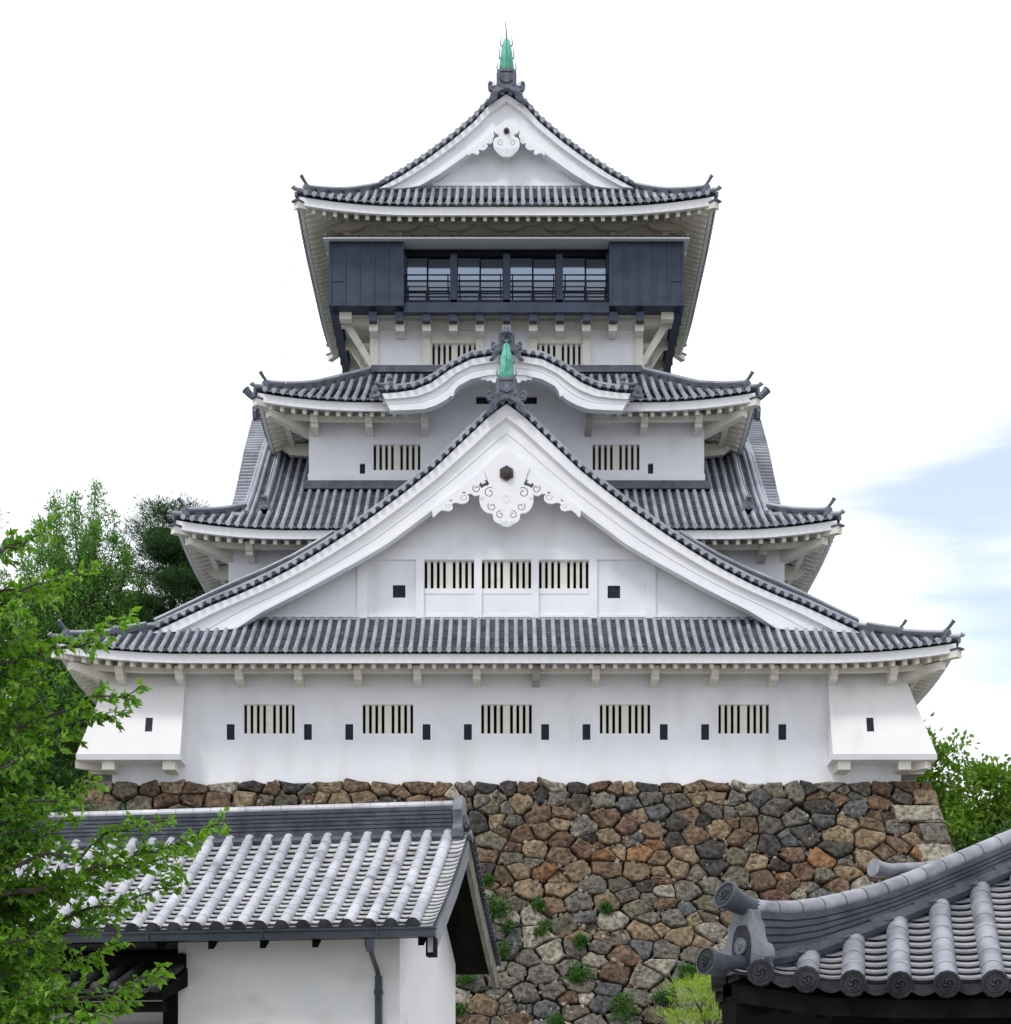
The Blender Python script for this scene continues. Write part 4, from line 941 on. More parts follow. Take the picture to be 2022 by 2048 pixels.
PAL = {'grey': (.125,.117,.102), 'dark': (.052,.049,.047), 'brown': (.125,.086,.060), 'orange': (.19,.105,.055), 'red': (.125,.076,.058), 'light': (.24,.222,.185), 'olive': (.11,.102,.076), 'blue': (.095,.10,.105), 'tan': (.195,.148,.098)}
def stones(name, W, H, fmap, seed, cell, parent, colfn, top=True, small=.3):
    r = random.Random(seed); V = []; F = []; C = []; n0 = 0
    for (cx, cy, rad, poly) in voronoi(W, H, cell, seed, topcourse=top, small=small):
        poly = poly.copy(); poly[:, 1] = np.clip(poly[:, 1], -cy, H-cy); poly[:, 0] = np.clip(poly[:, 0], -cx-.1, W-cx+.1)
        keep = [k for k in range(len(poly)) if np.linalg.norm(poly[k]-poly[k-1]) > 1e-3]; poly = poly[keep]
        if len(poly) < 3: continue
        n = len(poly); q = []
        gap = r.uniform(.006,.022) if rad > cell*.6 else .006
        for k in range(n):
            a, b = poly[k], poly[(k+1) % n]; e = np.linalg.norm(b-a)
            if e < .05: q.append((a+b)/2); continue
            cut = min(.25, r.uniform(.01,.065)/e+.02)
            q.append(a+(b-a)*cut)
            if e > .28: q.append((a+b)/2+np.array([r.uniform(-.022,.022), r.uniform(-.022,.022)]))
            q.append(a+(b-a)*(1-cut))
        q = np.array(q); l = np.linalg.norm(q, axis=1)[:, None]; q = q*(1-np.minimum(.4, gap/l))
        n = len(q); q += np.array([[r.uniform(-.010,.010), r.uniform(-.010,.010)] for _ in range(n)])
        if rad > cell*.6: q *= np.array([[r.choice([1,1,1,.97,.93,.87])] for _ in range(n)])
        size = math.sqrt(abs(np.ptp(q[:, 0])*np.ptp(q[:, 1]))); base = r.uniform(-.05,.07) if rad > cell*.6 else r.uniform(-.12,-.04)
        tx, ty = r.uniform(-.22,.22), r.uniform(-.26,.18)
        rings = [(1.0, -.24), (1.0, -.07), (.94, .005), (.80, .030), (.55, .042), (.28, .048)]
        ph = [r.uniform(0, 6.28) for _ in range(6)]; fq = [r.uniform(3, 9) for _ in range(4)]; fl = r.uniform(.3, 1.1)
        ctr = np.array([r.uniform(-.12,.12)*size, r.uniform(-.12,.12)*size])
        col = np.array(colfn(cx, cy, r)); col = col*r.uniform(.75,1.25)
        vs = []
        for s_, dz in rings:
            for p in q:
                pp = ctr*(1-s_)+p*s_
                jz = (.024*math.sin(pp[0]*fq[0]+pp[1]*fq[1]*.7+ph[0])+.016*math.sin(pp[0]*fq[2]*1.7-pp[1]*fq[3]*1.6+ph[1]))*(1.2-s_)*2.2+r.uniform(-.006,.006) if s_ < 1 else 0
                hgt = base+dz*(.6+size*.9)+ (tx*pp[0]+ty*pp[1]) * (1 if dz > -.1 else 0) + jz
                vs.append((cx+pp[0], cy+pp[1], hgt))
        vs.append((cx+ctr[0], cy+ctr[1], base+.05*(.6+size*.9)+tx*ctr[0]+ty*ctr[1]))
        for s_ in range(len(rings)-1):
            for k in range(n): F.append((n0+s_*n+k, n0+(s_+1)*n+k, n0+(s_+1)*n+(k+1) % n, n0+s_*n+(k+1) % n))
        b = n0+(len(rings)-1)*n
        for k in range(n): F.append((b+k, n0+len(rings)*n, b+(k+1) % n))
        V += vs; C += [col]*len(vs); n0 += len(vs)
    # small wedge stones in the joints
    for _ in range(int(W*H*9)):
        cx, cy = r.uniform(0, W), r.uniform(.35, H); s0 = r.uniform(.05, .15); n = r.choice([4,5,5,6]); el = r.uniform(.5, .95); ro = r.uniform(-.5,.5)
        col = np.array(PAL[r.choice(['light','tan','grey','light','brown','light','grey'])])*r.uniform(.75, 1.35); vs = []
        for s_, dz in ((1.0, -.2), (1.0, -.05), (.75, -.018)):
            for k in range(n):
                a = 2*math.pi*(k+.15*math.sin(k*7+cx*9))/n; x_, y_ = math.cos(a)*s0*s_, math.sin(a)*s0*s_*el; vs.append((cx+x_*math.cos(ro)-y_*math.sin(ro), cy+x_*math.sin(ro)+y_*math.cos(ro), dz+x_*.2-y_*.2))
        for s_ in range(2):
            for k in range(n): F.append((n0+s_*n+k, n0+(s_+1)*n+k, n0+(s_+1)*n+(k+1) % n, n0+s_*n+(k+1) % n))
        F.append(tuple(n0+2*n+k for k in range(n-1, -1, -1))); V += vs; C += [col]*len(vs); n0 += len(vs)
    V = np.array(V); m = MB(); m.add(fmap(V), F); m.C = np.clip(np.array(C), 0, 1)
    return m.build(name, M['stone'], parent)
bat = lambda h: .235*h+.008*h*h
TOPZ = 15.12
SW = thing('stone_rampart', 'rough dry stone rampart of brown and grey boulders under the white keep', 'stone wall', (0, 70, 0))
def fcol(x, y, r):
    X = x-19.5; t = math.exp(-((y-2.9)/2.0)**2)*(.6+.4*math.exp(-((X-3)/7)**2)); u = r.random()
    if y < .5: return PAL[r.choice(['dark','grey','brown','brown','olive','dark','light','tan','grey'])]
    if u < t*.50: return PAL[r.choice(['orange','red','brown','tan','brown','brown','tan'])]
    if y < 2.6 and X > 2 and r.random() < .35: return PAL[r.choice(['dark','blue','grey'])]
    if y > 4: return PAL[r.choice(['grey','grey','light','blue','olive','brown','grey','light','tan','grey'])]
    return PAL[r.choice(['grey','brown','olive','tan','grey','dark','brown','tan'])]
def front_map(V):
    x = V[:, 0]-19.5; h = V[:, 1]; out = V[:, 2]
    k = np.clip((15.45+bat(h))/15.45, 1, None); xx = x*(15.45/19.5)*1.0
    X = x/19.5*(15.5+bat(h))
    topj = (.05*np.sin(X*1.9)+.05*np.sin(X*5.3+1)+.02*np.sin(X*17))*(1-h/.5).clip(0, 1)
    return np.stack([X, 67.86-bat(h)-out*.95, TOPZ-h+topj+out*.22], -1)
stones('front_face', 39, 15.2, front_map, 5, .80, SW, fcol, True, .42)
def side_map(k):
    def f(V):
        y = V[:, 0]; h = V[:, 1]; out = V[:, 2]
        return np.stack([k*(15.5+bat(h)+out*.95), 67.9-bat(h)+y*1.0, TOPZ-h+out*.22], -1)[:, :]
    return f
for k in (1, -1): stones('side_face', 26 if k > 0 else 14, 15.2, side_map(k), 8+k, 1.0, SW, fcol, True, .3)
m = MB(); hs = np.linspace(0, 15.2, 12)
loop = []
for h in hs:
    b = bat(h)-.12
    loop.append([(-15.4-b, 68.0-b, TOPZ-.12-h), (15.4+b, 68.0-b, TOPZ-.12-h), (15.4+b, 92.4+b, TOPZ-.12-h), (-15.4-b, 92.4+b, TOPZ-.12-h)])
m.grid(np.array(loop), closed=True); m.F.append((0,1,2,3)); m.build('wall_core', M['mortar'], SW)
# large corner stones, long and short faces by turns
r_ = random.Random(3)
for k in (1, -1):
    m = MB(); Cc = []; h = .30; i = 0
    while h < 14.0:
        hh = r_.uniform(.55,.85); L1, L2 = (r_.uniform(1.3,1.8), .8) if i % 2 else (r_.uniform(.7,1.0), 1.6)
        n = 7; V = []
        for zi, hz_ in enumerate((h+hh-.02, h+hh-.10, h+.10, h+.02)):
            b = bat(hz_); ins = .07 if zi in (0, 3) else 0; X1 = 15.5+b+.10-ins; Y0 = 67.86-b-.17+ins
            ring_ = [(X1-L1+ins, Y0+.3), (X1-L1+ins*.5, Y0+.02), (X1-L1*.5, Y0-.02), (X1-.10, Y0), (X1, Y0+.10), (X1+.02, Y0+L2*.5), (X1-.02, Y0+L2-ins), (X1-.3, Y0+L2)]
            V += [(k*(x+r_.uniform(-.03,.03)), y+r_.uniform(-.035,.035), TOPZ-hz_+r_.uniform(-.03,.03)) for x, y in ring_]
        G = np.array(V).reshape(4, 8, 3)
        if k < 0: G = G[:, ::-1]
        b0 = m.n; m.grid(G, closed=True); m.F.append(tuple(range(b0+7, b0-1, -1))); m.F.append(tuple(range(b0+24, b0+32)))
        col = np.array(PAL[r_.choice(['grey','light','olive','tan','blue','brown'])])*r_.uniform(.8,1.1); Cc += [col]*32
        h += hh; i += 1
    m.C = np.array(Cc); m.build('corner_stones', M['stone'], SW)

# ------------------------------------------------------------------ foliage
def leaves(mb, C, D, length, width, tint, fold=.25, droop=None, r=None):
    """vectorised bent leaves at points C along directions D"""
    n = len(C); r = r or rs; D = D/(np.linalg.norm(D, axis=1)[:, None]+1e-9)
    R = r.normal(size=(n, 3)); S = np.cross(D, R); S /= np.linalg.norm(S, axis=1)[:, None]+1e-9; Nn = np.cross(S, D)
    L = length*r.uniform(.65, 1.25, n)[:, None]; W = width*r.uniform(.7, 1.2, n)[:, None]
    p0 = C; p1 = C+D*L*.45+S*W*.5+Nn*W*fold; p2 = C+D*L*.45-S*W*.5+Nn*W*fold; p3 = C+D*L-Nn*L*.12; pm = C+D*L*.5
    V = np.stack([p0, p1, pm, p2, p3], 1).reshape(-1, 3); b = np.arange(n)[:, None]*5
    F = np.concatenate([b+[0, 2, 1, 1], b+[0, 3, 2, 2]], 0)
    tri = np.concatenate([b+[0,2,1], b+[1,2,4], b+[0,3,2], b+[2,3,4]], 0)
    mb.add(V, tri.astype(int)); t = np.repeat(tint[:, None], 5, 0) if tint.ndim == 1 else np.repeat(tint, 5, 0)
    cc = np.repeat(np.clip(tint, 0, 1), 5)[:, None]*np.ones((1, 3)); mb.C = cc if mb.C is None else np.vstack([mb.C, cc])
def tuft(mb, P, n, spread, length, width, up=.3, tone=.5, tv=.25, out=None, gravity=0.):
    P = np.asarray(P, float); K = len(P); idx = rs.randint(0, K, n)
    off = rs.normal(size=(n, 3))*np.asarray(spread); C = P[idx]+off
    D = rs.normal(size=(n, 3))*.6+off/ (np.linalg.norm(off, axis=1)[:, None]+1e-6)+np.array([0, 0, up-gravity])
    if out is not None: D = D+np.asarray(out)
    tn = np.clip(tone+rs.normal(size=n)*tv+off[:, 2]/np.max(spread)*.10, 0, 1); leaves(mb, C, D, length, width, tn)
def limb(P0, P1, sag=.0, n=7, wob=.05):
    t = np.linspace(0, 1, n)[:, None]; P = np.asarray(P0)*(1-t)+np.asarray(P1)*t; L = np.linalg.norm(np.asarray(P1)-np.asarray(P0))
    P[:, 2] += sag*L*np.sin(t[:, 0]*math.pi); P[1:-1] += rs.normal(size=(n-2, 3))*wob*L/n; return P
def shrub(name, label, cat, p, size, n, ll, lw, mt, tone=.5, group=None, kind=None, flat=1.0, up=.2):
    m = MB(); stem = MB(); p = np.array(p, float); tips = []
    for k in range(max(4, n//60)):
        d = rs.normal(size=3); d[1] = -abs(d[1])*.8; d[2] = d[2]*flat; d /= np.linalg.norm(d); q = p+d*size*rs.uniform(.35, 1.0); tips.append(q); stem.tube(limb(p+[0,.1,0], q, n=4), [.012,.01,.008,.004], 5)
    tuft(m, tips, n, (size*.28, size*.25, size*.24), ll, lw, tone=tone, up=up)
    t = thing(name, label, cat, tuple(p), group=group); m.build('foliage', mt, t); stem.build('stem', M['bark'], t); return t
def cone_tree(name, label, base, tops, mt, n_leaf, ll, lw, tone=.45, maxw=1.9):
    """tall feathery tree: rising leaders, each hung with short upswept sprays from its tip down"""
    base = np.array(base, float); wood = MB(); m = MB(); pts = []
    H = max(t[2] for t in tops); wood.tube([base, base+[0,0,H*.5], base+[.1,0,H*.8]], [.5,.32,.12], 9)
    for tp_ in tops:
        tp_ = np.array(tp_, float); P0 = base+[0,0,H*rs.uniform(.35,.55)]; P0[2] = min(P0[2], tp_[2]-7); Lm = limb(P0, tp_, -.05, 16, .04); wood.tube(Lm, np.linspace(.15,.012,16), 6)
        for k in range(90):
            d = 10*rs.uniform(0, 1)**1.0; t = max(0, 1-d/np.linalg.norm(tp_-P0)); i = min(14, int(t*15)); f = t*15-i; c = Lm[i]*(1-f)+Lm[min(15,i+1)]*f
            wdt = min(maxw, .06+.36*d**.9)*rs.uniform(.3, 1.3); az = rs.uniform(0, 6.28); e = c+np.array([math.cos(az)*wdt, math.sin(az)*wdt, wdt*rs.uniform(.7,1.8)])
            if k % 3 == 0: wood.tube(limb(c, e, .06, 4), [.02,.014,.01,.005], 4, cap=False)
            tt = rs.uniform(.15, 1.05, 7)[:, None]; pts.append(c*(1-tt)+e*tt)
    pts = np.vstack(pts); tuft(m, pts, n_leaf, (.10,.10,.13), ll, lw, up=.8, tone=tone, tv=.28)
    t = thing(name, label, 'tree', tuple(base), group='trees behind the keep'); m.build('crown', mt, t); wood.build('trunk', M['bark'], t); return t
def round_tree(name, label, base, H, rad, mt, blobs=60, n_leaf=24000, ll=.30, lw=.17, tone=.5, zmin=.35, group='trees behind the keep', trunk=.45, fl=.75):
    base = np.array(base, float); wood = MB(); m = MB(); wood.tube([base, base+[.1,0,H*.35], base+[0,.1,H*.6]], [trunk,trunk*.7,trunk*.4], 9)
    cen = base+[0,0,H*(zmin+1)/2]; hz = H*(1-zmin)/2; nb = n_leaf//blobs
    for k in range(blobs):
        d = rs.normal(size=3); d /= np.linalg.norm(d); q = rs.uniform(.35, 1.0)**.6; c = cen+d*[rad*q, rad*q, hz*q*.93]; sz = rs.uniform(.10, .20)*rad
        wood.tube(limb(base+[0,0,H*rs.uniform(.3,.6)], c, -.05, 6), np.linspace(.10,.015,6), 5, cap=False)
        for _ in range(3):
            e = c+rs.normal(size=3)*sz*.9
            tuft(m, [e], nb//3, (sz*.62, sz*.62, sz*.62*fl), ll, lw, up=.35, tone=tone+rs.uniform(-.14,.14), tv=.2)
    t = thing(name, label, 'tree', tuple(base), group=group); m.build('crown', mt, t); wood.build('trunk', M['bark'], t); return t
GR = 'trees behind the keep'
TOPS = [PX(x, y, 81+rs.uniform(-1.5,1.5)) for x, y in ((108,988),(152,982),(190,974),(80,1046),(228,1036),(250,1094),(40,1105),(286,1158),(170,1060),(125,1110),(60,1170),(215,1140),(5,1150),(300,1210),(262,1190))]
TOPS += [t+np.array([rs.uniform(-1.3,1.3), rs.uniform(-1,1), -rs.uniform(1.0,3.2)]) for t in TOPS for _ in range(2)]
cone_tree('redwood_tree', 'tall feathery green conifer with many pointed leaders left of the keep', (-18.8, 82, 0), TOPS, M['redwood'], 110000, .20, .065, .55)
def pine(name, label, base, H, rad, n, group=GR):
    base = np.array(base, float); wood = MB(); m = MB(); wood.tube([base, base+[.5,0,H*.5], base+[-.2,0,H*.8], base+[.3,0,H]], [.4,.28,.18,.05], 8)
    for k in range(n):
        z = H*rs.uniform(.62, 1.0); a = rs.uniform(0, 6.28); L = rad*(1.15-z/H*.75)*rs.uniform(.5, 1); c = base+[0,0,z]; e = c+np.array([math.cos(a)*L, math.sin(a)*L, rs.uniform(-.1,.12)*L])
        B = limb(c, e, .06, 7, .25); wood.tube(B, np.linspace(.10,.02,7), 5, cap=False)
        for q in range(5):
            p = B[rs.randint(3, 7)]+rs.normal(size=3)*[.35,.35,.12]; tuft(m, [p], 260, (.34,.34,.15), .26, .035, up=.9, tone=.45, tv=.3)
    t = thing(name, label, 'tree', tuple(base), group=group); m.build('crown', M['pine'], t); wood.build('trunk', M['bark'], t)
pine('pine_tree', 'dark pine with open spreading boughs between the conifer and the keep', (-14.9, 82.5, 0), 29.6, 5.2, 80)
pine('pine_tree', 'needle tips of a pine entering high at the left photo edge', (-24.6, 80, 0), 29.4, 4.0, 22)
round_tree('broadleaf_tree', 'dense dark broadleaf tree at the foot of the keep, behind the cherry boughs', (-19.5, 76, 0), 22.5, 6.0, M['bush'], 130, 50000, .32, .16, .6, .15)
round_tree('broadleaf_tree', 'dark rounded tree low behind the gatehouse roof at left', (-13.9, 55, 0), 13.0, 3.8, M['bush'], 60, 18000, .2, .1, .45, .2)
round_tree('camphor_tree', 'bright green camphor crown behind the right end of the rampart', (18.9, 84, 0), 20.9, 4.0, M['camphor'], 110, 44000, .30, .17, .6, .25)
round_tree('camphor_tree', 'bright green camphor crown cut by the right photo edge', (23.6, 82, 0), 19.6, 4.4, M['camphor'], 110, 44000, .30, .17, .6, .2)
round_tree('broadleaf_tree', 'darker green tree low between rampart corner and foreground roof', (21.5, 74, 0), 14.6, 4.6, M['bush'], 80, 30000, .28, .15, .6, .2)

# weeds rooted in the rampart joints
def on_wall(px, py):
    h = 4.
    for _ in range(8): Y = 67.80-bat(h); z = PX(px, py, Y)[2]; h = TOPZ-z
    return PX(px, py, Y-.1)
WD = [(998,1812,.62,300,'large leafy weed tuft in the rampart just right of the gatehouse eave'),(1075,1808,.4,150,'small weed tuft level with the gatehouse eave, second from it'),(1208,1811,.38,150,'lone small weed tuft halfway between the two foreground roofs'),
 (976,1762,.36,120,'sparse weed tuft highest on the rampart beside the gatehouse gable'),(1018,1855,.32,100,'small weed tuft under the large leafy one'),(1087,1862,.42,160,'dark weed tuft between the tuft under the large one and the upright thin weed'),
 (1012,1896,.5,190,'round weed tuft beside the lower tip of the gatehouse bargeboard'),(1162,1885,.42,150,'thin weed growing upright above the long mossy streak'),
 (1160,1945,.6,260,'long hanging weed streak in the middle of the lower rampart'),(1380,1952,.75,330,'bushy weed next to the foreground roof corner'),(1330,1990,.55,200,'weed clump left of the young pine'),
 (1243,2018,.7,280,'wide leafy weed near the bottom of the rampart'),(1112,2042,.5,160,'weed cut by the bottom photo edge, middle of the rampart'),(935,1960,.45,150,'moss-like weed beside the white gatehouse wall'),
 (918,2020,.4,120,'weed at the bottom right against the gatehouse wall')]
for px, py, s_, n, lab in WD: shrub('weed_tuft', lab, 'weed', on_wall(px, py), s_*.62, int(n*1.6), .15, .07, M['weed'], .4, 'weeds growing in the rampart')
yp = thing('young_pine', 'lime green young pine at the foot of the rampart beside the foreground roof', 'tree', tuple(PX(1400, 2300, 42)*[1,1,0]))
m = MB(); wd_ = MB(); c0 = PX(1415, 2180, 42); wd_.tube([(c0[0], 42, 0), c0, PX(1420, 2040, 42)], [.12,.09,.04], 7)
for px, py in ((1372,1975),(1400,1968),(1425,1985),(1390,2000),(1355,2030),(1380,2042),(1410,2035),(1440,2030),(1365,2062),(1430,1960),(1450,2010)):
    e = PX(px, py, 42+rs.uniform(-.5,.5)); wd_.tube(limb(PX(1418, py+70, 42), e, .05, 6, .2), np.linspace(.035,.01,6), 5, cap=False)
    tuft(m, [e, e+[.15,0,0], e-[.15,0,0]], 420, (.20,.20,.07), .14, .014, up=1.3, tone=.6, tv=.3)
m.build('crown', M['limepine'], yp); wd_.build('trunk', M['bark'], yp)

# foreground cherry: trunk left of the frame, long boughs reaching in
ch = thing('cherry_tree', 'leafy cherry tree reaching bright green boughs across the left side', 'tree', (-6.6, 19.5, 0))
wood = MB(); m = MB(); tp = np.array([-6.6, 19.5, 0.])
wood.tube([tp, tp+[.1,0,2.2], tp+[.2,.2,4.2], tp+[.1,.3,6.4]], [.30,.24,.17,.06], 10)
def bough(px0, py0, px1, py1, Y0, Y1, n=1.0, tone=.5, root=None):
    a, b = PX(px0, py0, Y0), PX(px1, py1, Y1); P = limb(a, b, -.05, 14, .22); L = np.linalg.norm(b-a)
    wood.tube(P, np.linspace(.022+.008*L, .004, 14), 6, cap=False)
    nt = int(15*L*n); D0 = (b-a)/L
    for k in range(nt):
        t = (k+rs.uniform(0,1))/nt; t = .04+.96*t**.85; i = min(12, int(t*13)); f = t*13-i; c = P[i]*(1-f)+P[min(13, i+1)]*f
        ln = rs.uniform(.14,.42)*(1.12-.72*t); sd = 1 if k % 2 else -1
        d = D0*rs.uniform(.5,1.1)+np.array([0, rs.uniform(-.8,.8), sd*rs.uniform(.15,.75)+.05])+rs.normal(size=3)*.15; d /= np.linalg.norm(d); e = c+d*ln
        wood.tube([c, (c+e)/2+[0,0,.012], e], [.006,.004,.002], 4, cap=False)
        q = rs.uniform(.08, 1.05, max(5, int(ln*46)))[:, None]; C = c*(1-q)+e*q; nn = len(C)
        Dl = d[None]*.7+rs.normal(size=(nn, 3))*.45+np.array([0, -.15, -.45])
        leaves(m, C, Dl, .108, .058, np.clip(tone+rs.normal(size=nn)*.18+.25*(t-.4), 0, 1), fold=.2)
TIPS = [(188,1142,.75),(262,1238,.8),(282,1372,.6),(452,1638,.7),(402,1668,.5),(350,1752,.5),(325,1938,.55),(278,1995,.5),(206,2030,.5),(258,1412,.4),(118,1150,.6),(66,1178,.6),(30,1215,.6),
        (120,1350,.6),(300,1700,.4),(235,1820,.5),(190,1560,.5),(250,1880,.6),(120,1480,.5),(150,1640,.5),(330,1640,.5),(100,1290,.6),(90,1400,.5),(170,1760,.4),(110,1860,.5),(120,1960,.5),(60,2040,.45),(95,1062,.5)][:33]
for (x, y, tn) in TIPS:
    s0 = -150; ys = y+rs.uniform(.12,.34)*(x-s0); bough(s0, ys, x, y, rs.uniform(19,20.5), rs.uniform(18.4,20.8), 1.15, tn)
for k in range(135):
    y = rs.uniform(1230, 2060); xm = np.interp(y, [1080,1200,1300,1420,1480,1600,1700,1800,1900,2050], [-10,40,80,70,60,120,130,120,140,140]); x = rs.uniform(-60, xm)
    bough(-170, y+rs.uniform(20,110), x, y, rs.uniform(19,21.5), rs.uniform(19,22), 1.0, rs.uniform(.1,.4))
bough(-80, 1120, 28, 1085, 20, 19, .8, .6)
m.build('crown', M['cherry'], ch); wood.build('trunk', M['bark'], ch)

# ------------------------------------------------------------------ gatehouse at left (local frame: x along the ridge, y back)
TH = math.radians(9); GO = (-1.443, 25.0, 0.0)
GH = thing('gatehouse', 'white plastered gatehouse with silver tiled roof at lower left, leafy boughs in front', 'gatehouse', GO, -TH, model=(0,0,0))
g1 = 4.57; RG = None
class Slope(Roof):
    """a plain gable slope in local coordinates: eave along x at y0, rising back"""
    def __init__(s, y0, F, sgn=1): s.y0 = y0; s.Fd, s.Fz = np.array(F, float).T; s.sgn = sgn; s.L = 0; s.c = 1
    def pt(s, side, u, b): u, b = np.broadcast_arrays(np.asarray(u, float), np.asarray(b, float)); return np.stack([u, s.y0+s.sgn*b, np.interp(b, s.Fd, s.Fz)], -1)
F_g = [(-.2,4.46),(0,4.56),(1.0,5.14),(1.9,5.74),(2.62,6.27)]
XL, XR = -11.4, .60
fr = Slope(-.55, F_g); mr, mp, mo = MB(), MB(), MB(); us = XR-.30-np.arange(0, 38)*.298; us = us[::-1]
tiled(fr, 'F', us, mr, mp, lambda u: 2.50, step=.125, h=.054, r=.080, joint=.30, nseg=12, psec=8, under=.05, mo=mo)
tiled(fr, 'F', np.array([us[-1], XR-.02]), MB(), mp, lambda u: 2.50, step=.108, h=.030, r=.05, psec=8, under=.05)
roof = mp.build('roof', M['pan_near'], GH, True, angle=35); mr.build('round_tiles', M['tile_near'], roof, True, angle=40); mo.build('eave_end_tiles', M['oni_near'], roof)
bk = Slope(4.65, F_g, -1); mr, mp = MB(), MB(); tiled(bk, 'F', np.arange(XL, XR, .298), mr, mp, lambda u: 2.6, step=.3, r=.08)
mp.build('rear_slope', M['pan_near'], roof); mr.build('rear_round_tiles', M['tile_near'], roof, True, angle=40)
# close the underside of the roof: boards and rafters
m = MB()
for y0_, y1_, s_ in ((-.5, 2.05, 1), (4.6, 2.05, -1)): m.hexa([(XL, y0_, 4.40), (XR-.06, y0_, 4.40), (XR-.06, y1_, 6.02), (XL, y1_, 6.02), (XL, y0_, 4.47), (XR-.06, y0_, 4.47), (XR-.06, y1_, 6.12), (XL, y1_, 6.12)])
m.build('roof_boards', M['wood'], GH)
for x in np.arange(-3.2, .5, .72):
    m = MB(); m.hexa([(x-.04,-.52,4.30),(x+.04,-.52,4.30),(x+.04,.1,4.68),(x-.04,.1,4.68),(x-.04,-.52,4.395),(x+.04,-.52,4.395),(x+.04,.1,4.78),(x-.04,.1,4.78)]); m.build('rafter', M['wood'], GH)
# ridge
mb_, mc_ = MB(), MB(); stack(mb_, mc_, [(x, 2.05, 6.24) for x in np.linspace(XL, .36, 14)], .30, .36, .07, 6, joint=.27)
rg = mb_.build('ridge', M['ridge_near'], GH); mc_.build('ridge_cap', M['tile_near'], rg, True, angle=40)
m = MB()      # tiles under the ridge, between the rows
for u in us: m.tube([(u+.06, 1.86, 6.13), (u+.24, 1.86, 6.13)], .07, 8)
m.box(XL, .5, 1.84, 2.26, 6.05, 6.2); m.build('ridge_bed', M['ridge_near'], rg)
m = MB(); lob = [(-.24,-.02),(-.26,.16),(-.19,.24),(-.19,.36),(-.24,.44),(-.14,.56),(-.11,.66),(.11,.66),(.14,.56),(.24,.44),(.19,.36),(.19,.24),(.26,.16),(.24,-.02)]
m.prism(lob, (.38, 2.05, 6.08), (0,1,0), (0,0,1), (.13,0,0)); m.tube([(.505,2.05,6.38),(.55,2.05,6.38)], .10, 14); m.tube([(.55,2.05,6.38),(.57,2.05,6.38)], .06, 10); m.tube([(.3,2.05,6.14),(.60,2.05,6.18)], .062, 12); m.tube([(.60,2.05,6.18),(.63,2.05,6.185)], .078, 14)
m.build('ridge_end_tile', M['oni_mid'], rg, True, angle=40)
# bargeboards
for nm, sy, y0_ in (('weathered grey bargeboard', 1, -.62), ('lichened dark bargeboard', -1, 4.72)):
    pts_t = [(0, 4.40), (.65, 4.78), (1.6, 5.36), (2.67, 6.12)]; lowr = [(2.67, 5.82), (1.75, 5.16), (.85, 4.60), (.12, 4.17), (0, 4.20)]
    m = MB(); m.prism([(y0_+sy*a, z) for a, z in pts_t+lowr], (XR-.09, 0, 0), (0,1,0), (0,0,1), (.07,0,0))
    o = m.build('bargeboard', M['grey_wood' if sy > 0 else 'lichen_wood'], GH); o['label'] = nm
m = MB()
for q in np.linspace(.05, 2.5, 26): m.box(XR-.06, XR+.05, 4.65-q-.03, 4.65-q+.03, float(np.interp(q, *zip(*F_g)))-.06, float(np.interp(q, *zip(*F_g)))+.0)
m.build('verge_tile_row', M['ridge_near'], roof)
# walls
m = MB(); m.box(-3.12, -.001, 0, .25, 0, 4.56); m.build('wall', M['gate_plaster'], GH)
m = MB(); m.add([(0,0,0),(0,4.1,0),(0,4.1,4.52),(0,2.05,5.92),(0,0,4.52),(-.25,.26,0),(-.25,3.85,0),(-.25,3.85,4.5),(-.25,2.05,5.8),(-.25,.26,4.5)], [(0,1,2,3,4),(9,8,7,6,5),(0,4,9,5),(1,6,7,2)]); m.build('gable_wall', M['gate_plaster'], GH)
m = MB(); m.box(-11.2, -.25, 3.86, 4.1, 0, 4.5); m.build('rear_wall', M['gate_plaster'], GH)
m = MB(); m.box(-11.2, -3.13, 1.0, 1.2, 0, 4.9); m.build('recessed_wall', M['gate_plaster'], GH)
for x in (-3.32, -6.9):
    m = MB(); m.box(x, x+.18, -.05, .15, 0, 3.95); m.build('post', M['wood'], GH)
m = MB(); m.box(-11.2, -3.0, -.1, .28, 3.9, 4.3); m.box(-11.2, -3.13, .3, .99, 3.95, 4.4); m.build('lintel', M['wood'], GH)
m = MB(); m.box(-4.62, -3.62, .93, .985, 0, 3.33); dr = m.build('door', M['plaster_bay'], GH)
m = MB(); m.box(-4.13, -4.11, .915, .929, 0, 3.33); m.box(-4.67,-4.62,.92,.99,0,3.38); m.box(-3.62,-3.57,.92,.99,0,3.38); m.box(-4.62,-3.62,.92,.99,3.331,3.38); m.build('door_frame', M['cream'], dr)
m = MB(); m.box(-3.72,-3.70,.88,.928,2.8,3.2); m.build('door_handle', M['wood'], dr)
M['shade_tile'] = mat('shaded_pent_tile', (.012,.012,.014), .5, (.03,.031,.034), 4, 5)  # ordinary roof tile with the shade under the upper roof put into its colour
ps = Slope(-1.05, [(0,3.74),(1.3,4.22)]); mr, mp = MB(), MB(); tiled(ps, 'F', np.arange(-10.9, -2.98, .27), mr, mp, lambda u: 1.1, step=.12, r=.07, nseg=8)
pr_ = mp.build('pent_roof', M['shade_tile'], GH); mr.build('round_tiles', M['shade_tile'], pr_, True)
m = MB(); m.hexa([(-11,-1.02,3.58),(-2.98,-1.02,3.58),(-2.98,0,3.85),(-11,0,3.85),(-11,-1.02,3.70),(-2.98,-1.02,3.70),(-2.98,0,4.1),(-11,0,4.1)]); m.box(-11,-3.0,-.95,-.8,3.44,3.57)
